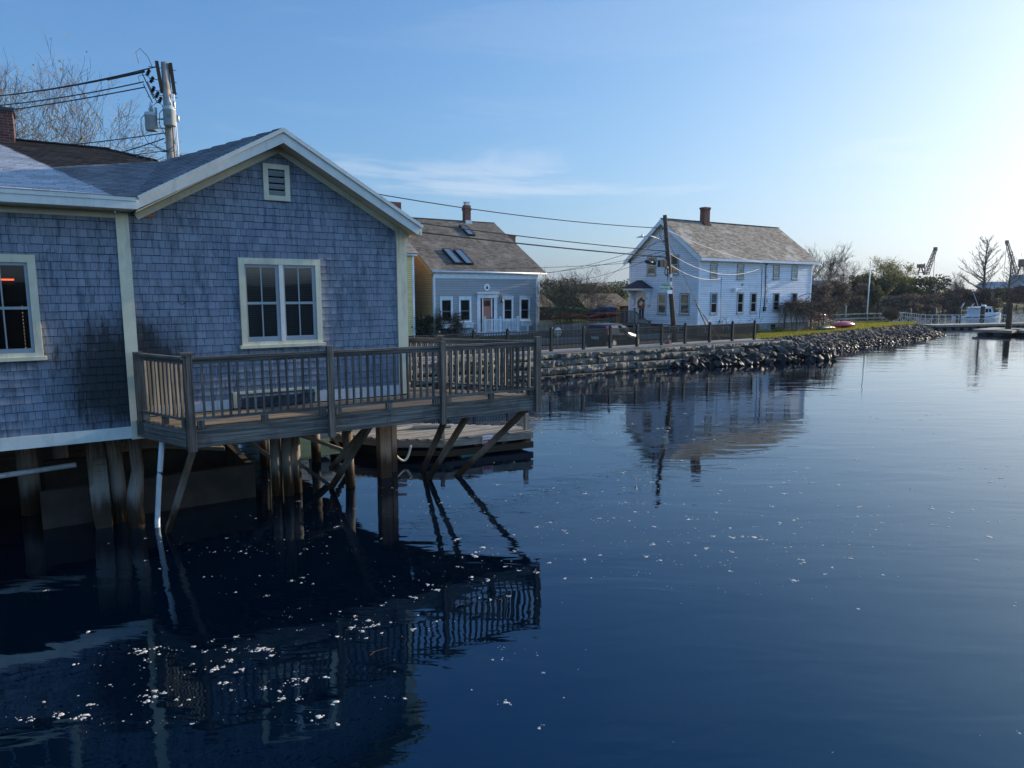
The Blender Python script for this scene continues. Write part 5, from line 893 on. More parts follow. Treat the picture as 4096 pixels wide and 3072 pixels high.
# lower the street a kerb below the pavement
for o in COL.objects:
    if o.name == 'road': o.location.z = -.22
t = thing('traffic_cone', 'orange and white traffic cone on the pavement behind the fence', 'cone'); c = V((28.62, 27.75, 1.10)); b = MB(); b.box(c+V((0, 0, .02)), (.30, .30, .04)); b.lathe(c, [(.13, .04), (.035, .56)], 14); b.build('body', m['cone'], t); b = MB(); b.lathe(c, [(.112, .16), (.092, .25)], 14); b.lathe(c, [(.082, .33), (.06, .43)], 14); b.build('stripe', m['signwhite'], t); base(t, c)
t = thing('round_sign', 'back of a round grey road sign on a steel post by the fence', 'sign'); c = onY(2232, 1320, 29.2); b = MB(); b.lathe((c.x, 29.2, c.z-.1), [(.24, 0), (.24, .012)], 20, axis=M3.Rotation(rad(90), 3, 'X')); b.build('disc', m['tank'], t); b = MB(); b.b2((c.x-.03, 29.21, .84), (c.x+.03, 29.25, c.z+.1)); b.build('post', m['steel'], t); base(t, (c.x, 29.2, .84))
def picket_fence():
    t = thing('picket_fence', 'weathered grey brown wooden picket fence in front of the kayak racks', 'fence'); k = 0
    for (xa, xb, y) in ((25.5, 29.0, 36.2), (29.0, 32.2, 36.8)):
        b = MB(); x = xa
        while x < xb: hgt = 1.98+R.uniform(-.04, .04)+(.05 if y > 36.5 else 0); b.poly([(x, y, 1.1), (x+.075, y, 1.1), (x+.075, y, hgt-.07), (x+.037, y, hgt), (x, y, hgt-.07)], (0, .02, 0)); x += .115
        b.build('pickets', m['picket'], t); b = MB(); b.b2((xa, y+.022, 1.35), (xb, y+.06, 1.43)); b.b2((xa, y+.022, 1.78), (xb, y+.06, 1.86)); b.build('rail', m['picket'], t)
    return base(t, (28, 36.2, 1.1))
picket_fence()
def kayak(a, c, w, mt, label, tilt=0.0, hgt=.20, grp='kayaks on the racks'):
    a, c = V(a), V(c); d = c-a; L = d.length; x = d/L; s = V((0, 0, 1)).cross(x).normalized(); up = x.cross(s); s2 = s*math.cos(tilt)+up*math.sin(tilt); u2 = up*math.cos(tilt)-s*math.sin(tilt); b = MB(); n_ = 14; vs, fs = [], []
    for i in range(n_+1):
        f = i/n_; k = max(.03, math.sin(math.pi*f)**.55); rk = (2*f-1)**4*.10
        for j in range(10): th = 2*math.pi*j/10; vs.append(a+d*f+s2*(w/2*k*math.cos(th))+u2*(hgt*k*math.sin(th)*(.55 if math.sin(th) > 0 else 1)+rk))
    for i in range(n_):
        for j in range(10): fs.append((i*10+j, i*10+(j+1) % 10, (i+1)*10+(j+1) % 10, (i+1)*10+j))
    fs += [tuple(range(10))[::-1], tuple(n_*10+j for j in range(10))]; b.add(vs, fs, [(0, 0, 0)]*len(vs), .5); o = b.build('kayak', m[mt], None, True); tag(o, label, 'kayak', grp)
    q = MB(); mid = a.lerp(c, .5)-u2*hgt*.0; pts = [a.lerp(c, .42)+u2*(hgt*.52), a.lerp(c, .58)+u2*(hgt*.52)]; q.tube([pts[0]+s2*.01, (pts[0]+pts[1])/2+s2*w*.22, pts[1]+s2*.01, (pts[0]+pts[1])/2-s2*w*.22, pts[0]+s2*.01], .025, 6); q.build('cockpit_rim', m['blackm'], o, True); return o
kayak((28.8, 40, 2.87), (32.7, 39.8, 2.66), .7, 'kgreen', 'green kayak upside down on the top rack behind the bush', 3.0); kayak((32.72, 39.6, 2.72), (35.5, 39.6, 2.80), .65, 'kblue', 'blue kayak bottom up on the top rack, shining at its right tip', 3.0)
kayak((32.4, 40, 2.12), (36.0, 40, 2.30), .65, 'kred', 'dark red kayak lying under the blue one', 2.8); kayak((28.9, 39.6, 2.22), (32.4, 39.5, 2.24), .65, 'korange', 'orange kayak on the middle rack behind the bush stems', 2.6); kayak((28.7, 39.2, 1.82), (32.4, 39.2, 1.86), .65, 'kyellow', 'yellow kayak on the lowest rack just above the pickets', 2.6)
t = thing('kayak_rack', 'rough timber rack of posts and a diagonal carrying the kayaks', 'rack'); 
for x in (29.6, 31.6, 33.7, 35.2): b = MB(); b.b2((x, 39.9, 1.1), (x+.1, 40.0, 2.95)); b.build('post', m['picket'], t)
b = MB(); b.bar((33.9, 39.3, 2.6), (34.6, 39.3, 1.6), .07, .07)
for z in (1.62, 2.02, 2.5): b.b2((28.6, 39.2, z-.03), (36, 39.28, z+.03))
b.build('rail', m['picket'], t); base(t, (32, 40, 1.1))
b = MB(); b.b2((27.3, 38.5, 1.1), (28.6, 38.6, 2.1)); tag(b.build('board_fence', m['reed']), 'pale boarded panel left of the kayaks behind the bush', 'fence')
def shed(x0, x1, y0, y1, zw, zr, label, mt='shed_roof'):
    t = thing('shed', label, 'shed', 'sheds behind the kayak racks'); xm = (y0+y1)/2
    b = MB(); b.b2((x0, y0, 1.1), (x1, y1, zw)); b.poly([(x0, y0, zw), (x0, y1, zw), (x0, xm, zr-.05)], (x1-x0, 0, 0)); b.build('wall', m['darkpole'], t); rp = [V((x0-.2, y0-.2, zw-.03)), V((x1+.2, y0-.2, zw-.03)), V((x1+.2, xm, zr)), V((x0-.2, xm, zr))]
    b = MB(); b.poly(rp, (0, 0, -.04)); b.poly([rp[3], rp[2], V((x1+.2, y1+.2, zw-.03)), V((x0-.2, y1+.2, zw-.03))], (0, 0, -.04)); b.build('roof', m[mt], t); mb = MB(); plane_tiles(mb, rp, None, .16, (.2, .4), .015); mb.build('roof_shingles', m[mt], t); return base(t, (x0, y0, 1.1))
shed(33.6, 36.4, 41, 44, 2.75, 3.75, 'brown gabled shed behind the blue kayak'); shed(36.3, 40.5, 44, 47.5, 2.9, 3.9, 'second shed partly hidden by the white house porch'); shed(30.5, 33.2, 45, 48, 2.9, 3.75, 'pale roofed shed glimpsed through the bush')
b = MB(); b.b2((37.0, 41.6, 1.3), (37.35, 41.66, 3.05)); tag(b.build('yellow_board', m['yellowp']), 'upright yellow board at the back corner of the white house', 'board')

# ================================================================== PLANTS
def tree_mesh(seed, h, spread, rmin=.006, lmin=.03, maxlev=5, leaves=0, stems=1, dens=1.0, leafsize=.12, up=.35, first=.28, thick=1.0, droop=0.0):
    rr = random.Random(seed); tr, tw, lf = MB(), MB(), MB(); tips = []
    def grow(p, d, L, r, lev):
        n_ = 3; pts = [p]; rs = [r]
        for i in range(n_):
            d = (d+V((rr.uniform(-1, 1), rr.uniform(-1, 1), rr.uniform(-.6, 1)*up-droop*lev*.2))*.22).normalized(); p = p+d*(L/n_); pts.append(p); rs.append(max(rmin*.6, r*(1-.45*(i+1)/n_)))
        (tr if lev <= (1 if stems == 1 else 0) else tw).tube(pts, rs, 7 if lev == 0 else (5 if lev == 1 else 3), False, rr.random())
        if lev >= 3: tips.extend(pts[1:])
        if lev >= maxlev or L < lmin*h: return
        kids = {0: 5, 1: 5, 2: 4, 3: 4, 4: 3, 5: 3}[lev]; kids = max(2, int(round(kids*dens)))
        for k in range(kids):
            f = 1 if k == 0 else rr.uniform(.25, 1); i = min(n_-1, int(f*n_)); q = pts[i].lerp(pts[i+1], f*n_-i if f < 1 else 1)
            a = rr.uniform(0, 6.28); side = V((math.cos(a), math.sin(a), 0)); side = (side-d*side.dot(d)).normalized(); ang = rr.uniform(.35, .95)*spread*(.35 if k == 0 else 1)
            grow(q, (d*math.cos(ang)+side*math.sin(ang)+V((0, 0, up*.25))).normalized(), L*rr.uniform(.58, .80), max(rmin, rs[i]*rr.uniform(.45, .68)), lev+1)
    for s in range(stems):
        a = rr.uniform(0, 6.3); d = V((math.cos(a)*.35, math.sin(a)*.35, 1)).normalized() if stems > 1 else V((rr.uniform(-.05, .05), rr.uniform(-.05, .05), 1)).normalized()
        o = V((math.cos(a), math.sin(a), 0))*(rr.uniform(0, .10*h) if stems > 1 else 0)
        grow(o, d, h*(.40 if stems == 1 else .42)*rr.uniform(.85, 1.1), h*.018*thick*(1 if stems == 1 else .45), 0)
    zm = max(p.z for mb in (tr, tw) for p in mb.v); kz = h/zm
    for mb in (tr, tw): mb.v = [p*kz for p in mb.v]
    tips = [p*kz for p in tips]
    for k in range(leaves):
        q = rr.choice(tips)+V((rr.gauss(0, .02*h), rr.gauss(0, .02*h), rr.gauss(0, .02*h))); a = V((rr.uniform(-1, 1), rr.uniform(-1, 1), rr.uniform(-1, 1))).normalized(); c = a.cross(V((rr.uniform(-1, 1), rr.uniform(-1, 1), rr.uniform(-1, 1)))).normalized(); s = leafsize*rr.uniform(.5, 1.3)
        lf.add([q-a*s*.5, q+c*s*.35, q+a*s*.5, q-c*s*.35], [(0, 1, 2, 3)], None, rr.random())
    return tr, tw, lf
def put_tree(name, label, cat, loc, args, leafmat='bud', grp=None, barkmat='bark'):
    t = thing(name, label, cat, grp); tr, tw, lf = larch_mesh(**args) if 'w' in args else tree_mesh(**args)
    tr.build('trunk', m[barkmat], t); c = tw.build('crown', m['twig'], t)
    if lf.v: lf.build('leaves', m[leafmat], c)
    t.location = loc; return t
def crown_mass(seed, h, w, n, leaf, low=.05, lobes=9, squash=1.0):
    """dense crown: leaf-size faces spread through overlapping lobes, ragged outline"""
    rr = random.Random(seed); b = MB(); L = [(V((rr.uniform(-.33, .33)*w, rr.uniform(-.33, .33)*w, h*rr.uniform(low+.22, .80))), rr.uniform(.20, .36)*w) for _ in range(lobes)]
    for k in range(n):
        c, r = rr.choice(L); d = V((rr.gauss(0, 1), rr.gauss(0, 1), rr.gauss(0, 1))).normalized(); q = c+V((d.x*r, d.y*r, d.z*r*h/w*.55*squash))*rr.uniform(.45, 1.08)
        if q.z < h*low: q.z = h*low+rr.random()*.2*h
        a = V((rr.uniform(-1, 1), rr.uniform(-1, 1), rr.uniform(-1, 1))).normalized(); e = a.cross(V((rr.uniform(-1, 1), rr.uniform(-1, 1), rr.uniform(-1, 1)))).normalized(); s = leaf*rr.uniform(.5, 1.4); b.add([q-a*s*.6, q+e*s*.4, q+a*s*.6, q-e*s*.4], [(0, 1, 2, 3)], None, rr.random())
    zm = max(p.z for p in b.v); b.v = [V((p.x, p.y, p.z*h/zm)) for p in b.v]; return b
def larch_mesh(seed, h, w, rmin):
    """bare excurrent tree: straight leader, tiers of spreading laterals with fine side twigs"""
    rr = random.Random(seed); tr, tw = MB(), MB(); tr.tube([(0, 0, -.3), (.05, 0, h*.4), (-.04, .03, h*.8), (0, 0, h)], [h*.020, h*.014, h*.007, h*.002], 7, False)
    z = h*.16
    while z < h*.98:
        t = z/h; Lb = w*(.5*(1-t)**.75+.05)*rr.uniform(.75, 1.15); a = rr.uniform(0, 6.28); d = V((math.cos(a), math.sin(a), rr.uniform(.05, .45)+t*.5)).normalized(); p = V((0, 0, z)); pts = [p]
        for j in range(5): d = (d+V((rr.uniform(-.2, .2), rr.uniform(-.2, .2), rr.uniform(-.05, .28)))).normalized(); p = p+d*Lb/5; pts.append(p)
        r0 = max(rmin, Lb*.018); tw.tube(pts, [max(rmin, r0*(1-.17*j)) for j in range(6)], 4, False, rr.random())
        for j in range(1, 6):
            for k in range(3):
                e = (pts[j]-pts[j-1]).normalized(); sd_ = V((rr.uniform(-1, 1), rr.uniform(-1, 1), rr.uniform(-.3, .9))); q = pts[j].lerp(pts[j-1], rr.random()); e2 = (e+sd_*.8).normalized(); l2 = Lb*rr.uniform(.12, .30); m1 = q+e2*l2*.5; m2 = m1+(e2+V((0, 0, .3))).normalized()*l2*.5; tw.tube([q, m1, m2], [rmin*.9, rmin*.8, rmin*.6], 3, False, rr.random())
                for u_ in range(2): e3 = (e2+V((rr.uniform(-1, 1), rr.uniform(-1, 1), rr.uniform(-.2, 1)))*.7).normalized(); tw.tube([m1, m1+e3*l2*.55], [rmin*.7, rmin*.5], 3, False, rr.random())
        z += h*rr.uniform(.010, .026)
    return tr, tw, MB()
def dense(name, label, loc, seed, h, w, mat, n=2600, leaf=.35, grp=None, cat='tree', low=.05, twigs=True):
    t = thing(name, label, cat, grp); b = MB(); b.tube([(0, 0, -.2), (0.05, 0, h*.3), (0, .05, h*.62)], [h*.03, h*.022, h*.008], 7)
    rr = random.Random(seed)
    for k in range(26): a = rr.uniform(0, 6.3); z = rr.uniform(.12, .55)*h; b.tube([(0, 0, z), (math.cos(a)*w*.25, math.sin(a)*w*.25, z+h*.14), (math.cos(a+.2)*w*.46, math.sin(a+.2)*w*.46, z+h*rr.uniform(.15, .42))], [h*.008, h*.005, h*.002], 4)
    b.build('trunk', m['bark'], t); crown_mass(seed, h, w, n, leaf, low).build('crown', m[mat], t); t.location = loc; return t
# behind the shingled roof, far left
put_tree('bare_tree', 'bare spreading tree with a few brown buds behind the brick chimney at the far left', 'tree', (-.3, 45, 1.0), dict(seed=13, h=17.0, rmin=.011, spread=.95, leaves=2600, leafsize=.12, dens=1.05, maxlev=6, lmin=.02, up=.25), 'bud')
# budding bush beside the blue grey house
put_tree('budding_bush', 'tall many stemmed bush in yellow bud between the blue grey house and the kayaks', 'bush', (28.9, 38.0, 1.05), dict(seed=4, h=4.9, spread=.8, leaves=1500, leafsize=.09, stems=16, dens=.6, up=.65, lmin=.08, rmin=.009), 'bud')
put_tree('leaning_tree', 'thin leaning sapling spreading over the kayaks to the right of the bush', 'tree', (30.4, 38.3, 1.05), dict(seed=23, h=5.2, spread=1.1, leaves=500, leafsize=.07, stems=4, dens=.9, up=.25), 'bud')
t = thing('climbing_vine', 'dark leafy vine on the trellis at the left end of the blue grey house', 'vine'); rr = random.Random(2); b, s = MB(), MB()
for k in range(26):
    x = rr.uniform(20.5, 22.4); pts = [V((x, 40.75, 1.0))]
    for j in range(5): pts.append(pts[-1]+V((rr.uniform(-.22, .2), rr.uniform(-.06, .06), rr.uniform(.15, .42))))
    s.tube(pts, .012, 4, False)
    for q in pts:
        for j in range(16): c = q+V((rr.gauss(0, .14), rr.gauss(0, .08), rr.gauss(0, .14))); a = V((rr.uniform(-1, 1), rr.uniform(-1, 1), rr.uniform(-1, 1))).normalized()*.06; e = V((a.y, -a.x, a.z*.3)); b.add([c-a, c+e*.7, c+a, c-e*.7], [(0, 1, 2, 3)])
s.build('stems', m['twig'], t); b.build('leaves', m['ivy'], t); base(t, (21.3, 40.8, 1.0))
dense('dark_shrub', 'dark round shrub in the gap between the yellow and blue grey houses', (19.75, 41.2, 1.0), 5, 1.7, 1.5, 'ivy', 1500, .10, cat='shrub')
dense('weedy_shrub', 'low green weeds by the brick foundation behind the fence', (41.2, 32.1, 1.05), 9, .7, 2.4, 'evergreen', 900, .08, cat='shrub')
for k, (x, y, s) in enumerate(((44.6, 31.9, .45), (39.2, 32.2, .5))): dense('weedy_shrub', ('small green clump of weeds at the foot of the concrete foundation', 'small weeds at the foot of the brick near the house corner')[k], (x, y, 1.05), 30+k, s, 1.3, 'yelleaf' if k == 0 else 'evergreen', 500, .07, cat='shrub')
# pergola smothered in leafless vines
t = thing('garden_pergola', 'grey pole pergola standing at the far corner of the white house', 'pergola')
for x, y in ((46.3, 31.75), (49.8, 31.8), (46.4, 32.85), (50.4, 32.6), (48.2, 31.8)): b = MB(); b.tube([(x, y, 1.0), (x+.03, y, 3.15)], .05, 7); b.build('post', m['wood'], t)
b = MB()
for y in (31.8, 32.4): b.bar((45.7, y, 3.1), (51.2, y, 3.1), .07, .09)
for k in range(6): b.bar((46+k*.9, 31.5, 3.19), (46+k*.9, 33.0, 3.19), .06, .06)
b.bar((46.5, 31.75, 2.0), (47.6, 31.75, 3.0), .06, .06); b.bar((48.0, 31.8, 1.9), (47.3, 31.8, 3.0), .06, .06); b.bar((49.3, 31.8, 1.9), (50.3, 31.8, 3.0), .06, .06)
b.build('beam', m['wood'], t); base(t, (48, 32.2, 1.0))
t = thing('tangled_vine', 'brown leafless vine heaped over the pergola and hanging to the ground', 'vine'); rr = random.Random(6); b, lf = MB(), MB()
for k in range(430):
    x, y = rr.uniform(45.4, 51.6), rr.uniform(31.45, 33.0); z = rr.uniform(2.75, 3.35)+(rr.uniform(0, .9) if rr.random() < .12 and x > 47 else 0); pts = [V((x, y, z))]
    d = V((rr.uniform(-.4, .4), rr.uniform(-.3, .2), rr.uniform(-.3, .2)))
    hang = rr.random() < .3
    for j in range(rr.randint(4, 8)): d = d*.75+(V((rr.uniform(-.16, .16), rr.uniform(-.12, .08), rr.uniform(-.34, .05))) if hang else V((rr.uniform(-.3, .3), rr.uniform(-.2, .2), rr.uniform(-.17, .10)))); pts.append(pts[-1]+d*.62)
    pts = [q if q.z > 1.05 else V((q.x, q.y, 1.05+rr.random()*.1)) for q in pts]; b.tube(pts, rr.uniform(.008, .022), 3, False, rr.random())
    for q in pts:
        for j in range(1): c = q+V((rr.gauss(0, .1), rr.gauss(0, .1), rr.gauss(0, .1))); a = V((rr.uniform(-1, 1), rr.uniform(-1, 1), rr.uniform(-1, 1))).normalized()*.05; e = V((a.y, -a.x, a.z*.3)); lf.add([c-a, c+e*.7, c+a, c-e*.7], [(0, 1, 2, 3)], None, rr.random())
o = b.build('stems', m['twig'], t); lf.build('dead_leaves', m['redbush'], t); base(t, (48, 32.2, 1.0))
t = thing('dry_reeds', 'clump of tall dry tan reeds behind the pergola', 'reeds'); b = MB()
for k in range(420): x, y = rr.gauss(53.2, 1.1), rr.gauss(36, .6); hh_ = rr.uniform(1.0, 2.3); dx = rr.uniform(-.4, .9); b.tube([(x, y, 1.05), (x+dx*.3, y, 1.05+hh_*.7), (x+dx, y, 1.05+hh_*.92)], [.012, .009, .004], 3, False, rr.random())
b.build('stalks', m['reed'], t); base(t, (53.2, 36, 1.05))
# boats and lumber on the lawn
kayak((50.4, 33.4, 2.05), (53.4, 33.8, 2.12), .7, 'kred', 'dark red kayak propped at table height beside the pergola', 2.9, .22, 'kayaks on the lawn'); kayak((52.3, 32.6, 1.33), (55.2, 32.4, 1.33), 1.1, 'kpink', 'red upturned kayak on the grass with a blinding sun glint', 3.1, .34, 'kayaks on the lawn'); kayak((48.6, 31.6, 1.22), (51.6, 31.9, 1.22), .7, 'dgreen', 'dark green canoe lying low in the grass in front of the pergola', 3.1, .2, 'kayaks on the lawn')
def table(loc, rz, label):
    t = thing('picnic_table', label, 'table', 'picnic tables on the lawn'); q = M3.Rotation(rz, 4, 'Z'); q.translation = loc
    def mk(nm, f): b = MB(); f(b); b.v = [q @ p for p in b.v]; b.build(nm, m['dock'], t)
    mk('table_top', lambda b: [b.b2((-.95, -.38+k*.155, .70), (.95, -.25+k*.155, .74)) for k in range(5)])
    for s in (-1, 1): mk('bench', lambda b: [b.b2((-.95, s*.72-.14+k*.15, .42), (.95, s*.72-.01+k*.15, .46)) for k in range(2)])
    for x in (-.7, .7):
        for s in (-1, 1): mk('leg', lambda b: b.bar((x, s*.2, .70), (x, s*.62, 0), .05, .09, (1, 0, 0)))
        mk('crosspiece', lambda b: b.b2((x+.03, -.8, .37), (x+.07, .8, .41)))
    t.location = (0, 0, 0); return base(t, loc)
table(V((54.0, 34.6, 1.08)), .9, 'bleached picnic table seen slats on, beside the red kayak'); table(V((56.6, 36.2, 1.08)), .7, 'second picnic table farther back towards the water')
t = thing('lumber_pile', 'heap of pale planks stacked under the vines', 'planks'); b = MB()
for k in range(16): x = 49.5+rr.uniform(0, 1.5); b.bar((x, 33.2+rr.uniform(-.5, .4), 1.15+k*.035), (x+rr.uniform(1.8, 2.8), 33.6+rr.uniform(-.4, .5), 1.15+k*.045), .14, .035)
b.build('plank', m['dock'], t); base(t, (50.5, 33.4, 1.08))

# ================================================================== PIER, GANGWAY, BOAT
t = thing('pier_railing', 'brown timber railing of the small pier behind the lawn', 'railing')
pa, pb = V((62.0, 38.6, 0)), V((71.3, 38.2, 0))
for k in range(8): q = pa.lerp(pb, k/7); b = MB(); b.box((q.x, q.y, 1.35), (.14, .14, 1.0)); b.build('post', m['pile'], t)
for z, w_, h_ in ((1.88, .2, .06), (1.45, .05, .14), (1.12, .05, .1)): b = MB(); b.bar((pa.x, pa.y-.05, z), (pb.x, pb.y-.05, z), w_, h_); b.build('rail', m['dock'], t)
base(t, (66, 38.4, .9))
b = MB(); b.b2((60.5, 38.7, .82), (72, 42.5, .95)); tag(b.build('pier_deck', m['dock']), 'low timber pier deck behind the lawn railing', 'pier')
put_tree('bare_bush', 'round leafless bush growing behind the pier railing', 'bush', V((69.2, 36.9, 1.0)), dict(seed=31, h=1.75, spread=.9, leaves=900, leafsize=.06, stems=14, dens=.9, up=.5), 'reed')
t = thing('flagpole', 'tall slim white flagpole rising behind the pier railing', 'flagpole'); q = onY(3470, 1240, 41.5); b = MB(); b.tube([(q.x, q.y, .9), (q.x, q.y, onY(3467, 1047, 41.5).z)], [.075, .05], 10); b.build('pole', m['white'], t, True); b = MB(); b.ball((q.x, q.y, onY(3467, 1046, 41.5).z), .06, 8, 6); b.build('finial', m['white'], t, True); base(t, (q.x, q.y, .9))
q = onY(3385, 1230, 44); b = MB(); b.b2((q.x-.16, 44, -.4), (q.x+.16, 44.3, 2.6)); tag(b.build('channel_pile', m['dgreen']), 'dark green square pile with a white edge beyond the pier railing', 'pile')
def gangway():
    t = thing('aluminium_gangway', 'silver aluminium truss gangway sloping from the point down to the floats', 'gangway'); D = _R
    def lineat(u, v, dist): r = _ray(u, v); r = V((r.x, r.y, r.z)); k = dist/V((r.x, r.y, 0)).dot(_F0); return V((0, 0, HC))+r*k
    segs = [(lineat(3555, 1283, 79), lineat(3700, 1297, 80)), (lineat(3700, 1299, 80), lineat(4130, 1299, 80))]
    for side in (0, 1):
        off = _F0*(1.35*side)
        for i, (a, c) in enumerate(segs):
            a, c = a+off, c+off; n_ = 8 if i == 0 else 16; H_ = 1.12; b = MB()
            b.bar(a, c, .06, .08); b.bar(a+V((0, 0, H_)), c+V((0, 0, H_)), .035, .035); b.bar(a+V((0, 0, H_*.62)), c+V((0, 0, H_*.62)), .025, .025); b.build('truss_chord', m['steel'], t); b = MB()
            for k in range(n_+1): p = a.lerp(c, k/n_); b.bar(p, p+V((0, 0, H_)), .03, .03)
            for k in range(n_):
                p, q = a.lerp(c, k/n_), a.lerp(c, (k+1)/n_); up_ = V((0, 0, H_*.62)); (b.bar(p, q+up_, .028, .028) if k % 2 else b.bar(p+up_, q, .028, .028))
            b.build('truss_brace', m['steel'], t)
    b = MB(); a, c = segs[0][0], segs[1][1]
    for (a, c) in segs: b.bar(a+_F0*.67+V((0, 0, .02)), c+_F0*.67+V((0, 0, .02)), 1.3, .04)
    b.build('walkway', m['dock'], t); return base(t, segs[1][0])
gangway()
def float_dock(c0, along, L, depth, wid, label, z=.48):
    t = thing('marina_float', label, 'dock', 'floating docks off the point'); a = V(c0); x = V(along).normalized(); y = V((-x.y, x.x, 0)); n_ = int(wid/.16); b = MB()
    for k in range(n_): p = a+y*(k*.16+.08); b.bar(p+V((0, 0, z)), p+x*L+V((0, 0, z)), .15, .04)
    b.build('planking', m['dock'], t); b = MB(); mid = a+x*(L/2)
    for s in (0, wid): p = a+y*s; b.bar(p+V((0, 0, z-.12)), p+x*L+V((0, 0, z-.12)), .06, .2)
    for s in (0, L): p = a+x*s; b.bar(p+V((0, 0, z-.12)), p+y*wid+V((0, 0, z-.12)), .06, .2)
    b.build('side_beam', m['dock'], t); b = MB(); k = .4
    while k < L-.5: b.bar(a+x*k+y*(wid/2)+V((0, 0, .06)), a+x*(k+.75)+y*(wid/2)+V((0, 0, .06)), wid-.1, z-.28); k += 1.25
    b.build('float_drum', m['blackm'], t); return base(t, c0)
def gpt(u, v, z): return onZ(u, v, z)
A = gpt(3880, 1330, .1); A.z = 0; B_ = gpt(4022, 1334, .1); B_.z = 0
float_dock(V((73.0, 31.0, 0)), V((.30, -2.9, 0)), 3.1, 0, 6.0, 'sunlit floating dock section right of the stony point, beside the big pile'); float_dock(V((74.6, 27.6, 0)), V((3.6, -2.6, 0)), 5, 0, 3.2, 'floating dock section running out of frame at the right edge')
float_dock(V((79.0, 37.2, 0)), V((8, -2.0, 0)), 26, 0, 2.2, 'long floating dock under the silver gangway')
for k, (u, yy, vt, r, lb, zt) in enumerate(((3638, 46.4, 1232, .26, 'mooring pile behind the left end of the gangway', 0), (3738, 45.9, 1230, .28, 'mooring pile second from the left along the gangway', 0), (3838, 45.4, 1229, .30, 'mooring pile in front of the boat stern', 0), (3933, 46.0, 1225, .30, 'mooring pile in front of the boat cabin', 0), (4024, 48.5, 1226, .30, 'mooring pile beside the boat bow', 0), (4043, 29.3, 1212, .24, 'big dark mooring pile in front of the sunlit float', 0))):
    q = onY(u, vt, yy); b = MB(); b.tube([(q.x, q.y, -.5), (q.x, q.y, q.z-.08), (q.x, q.y, q.z)], [r, r, r*.7], 12); o = b.build('mooring_pile', m['darkpole'], None, True); tag(o, lb, 'pile', 'mooring piles around the floats')
def boat():
    t = thing('lobster_boat', 'white lobster boat with a wheelhouse moored behind the gangway', 'boat'); q = far(3925, 104); q.z = -.28; X = (_R*.96+_F0*.28).normalized(); Y_ = V((-X.y, X.x, 0)); S = [(-4.9, .80, 1.25), (-3, .78, 1.45), (0, .80, 1.55), (2.2, 1.05, 1.35), (3.8, 1.35, .85), (4.8, 1.6, .25), (5.1, 1.7, .03)]
    T = lambda x, y, z: q+(X*x+Y_*y+V((0, 0, z)))*.84; b = MB(); vs, fs = [], []
    for (x, z, w) in S:
        for (yy, zz) in ((-w, z), (-w*.93, z*.45), (-w*.7, -.2), (w*.7, -.2), (w*.93, z*.45), (w, z)): vs.append(T(x, yy, zz))
    n_ = len(S)
    for i in range(n_-1):
        for k in range(5): fs.append((i*6+k, (i+1)*6+k, (i+1)*6+k+1, i*6+k+1))
        fs.append((i*6+5, (i+1)*6+5, (i+1)*6, i*6))
    fs.append((0, 1, 2, 3, 4, 5)); b.add(vs, fs, None, .5); b.build('hull', m['hull'], t)
    b = MB(); 
    for i in range(n_-1):
        for s in (-1, 1): b.bar(T(S[i][0], s*S[i][2]*1.0, S[i][1]-.04), T(S[i+1][0], s*S[i+1][2], S[i+1][1]-.04), .06, .10)
    b.build('rubbing_strake', m['blackm'], t)
    b = MB(); pr = [(-1.2, .8), (-1.2, 2.35), (1.5, 2.45), (2.1, 1.5), (2.9, 1.35), (3.3, 1.05)]; b.poly([T(x, -1.05, z) for x, z in pr], Y_*2.1); wh = b.build('wheelhouse', m['hull'], t)
    for (x0, x1, z0, z1, sl) in ((-1.05, -.2, 1.55, 2.2, 0), (-.05, .75, 1.55, 2.22, 0), (.9, 1.55, 1.6, 2.25, -.25)): b = MB(); b.poly([T(x0, -1.065, z0), T(x1, -1.065, z0), T(x1+sl, -1.065, z1), T(x0, -1.065, z1)], Y_*.012); b.build('cabin_window', m['carglass'], wh)
    b = MB(); b.poly([T(1.64, -.85, 2.30), T(1.64, .85, 2.30), T(2.05, .85, 1.62), T(2.05, -.85, 1.62)], X*.02+V((0, 0, .012))); b.build('windscreen', m['carglass'], wh)
    b = MB(); b.poly([T(-1.9, -1.15, 2.40), T(1.65, -1.15, 2.50), T(1.65, 1.15, 2.50), T(-1.9, 1.15, 2.40)], (0, 0, .06)); b.build('cabin_roof', m['hull'], wh)
    b = MB(); b.ball(T(.9, 0, 2.75), (.32, .32, .16), 12, 6); b.build('radar_dome', m['hull'], wh, True); b = MB(); b.tube([T(-.3, 0, 2.5), T(-1.9, 0, 5.2)], .03, 5); b.build('antenna', m['hull'], wh); b = MB(); b.tube([T(.35, 0, 2.5), T(.35, 0, 3.1)], .03, 5); b.build('mast', m['hull'], wh)
    for (x, z) in ((-2.0, 3.2), (-4.2, 3.3)): b = MB(); b.tube([T(x-1.5, -.5, 1.0), T(x, -.5, z)], .045, 6); b.tube([T(x-1.2, -.1, 1.1), T(x+.15, -.1, z-.1)], .035, 6); b.build('boom', m['steel'], t)
    b = MB(); b.tube([T(3.2, -1.0, 1.1), T(3.3, -1.0, 1.75), T(4.7, -.3, 2.15), T(4.7, -.3, 1.6)], .022, 5); b.build('bow_rail', m['steel'], t)
    b = MB(); b.ball(T(-3.6, -.6, 1.0), (.25, .25, .25), 8, 6); b.build('buoy', m['hull'], t); return base(t, q)
boat()
t = thing('small_skiff', 'small white skiff drawn up below the far bank', 'boat'); q = far(3618, 158, .35); b = MB(); b.poly([q+_R*-1.6, q+_R*1.5+V((0, 0, .1)), q+_R*2.2+V((0, 0, .5)), q+_R*-1.6+V((0, 0, .45))], _F0*1.2); b.build('hull', m['hull'], t); base(t, q)

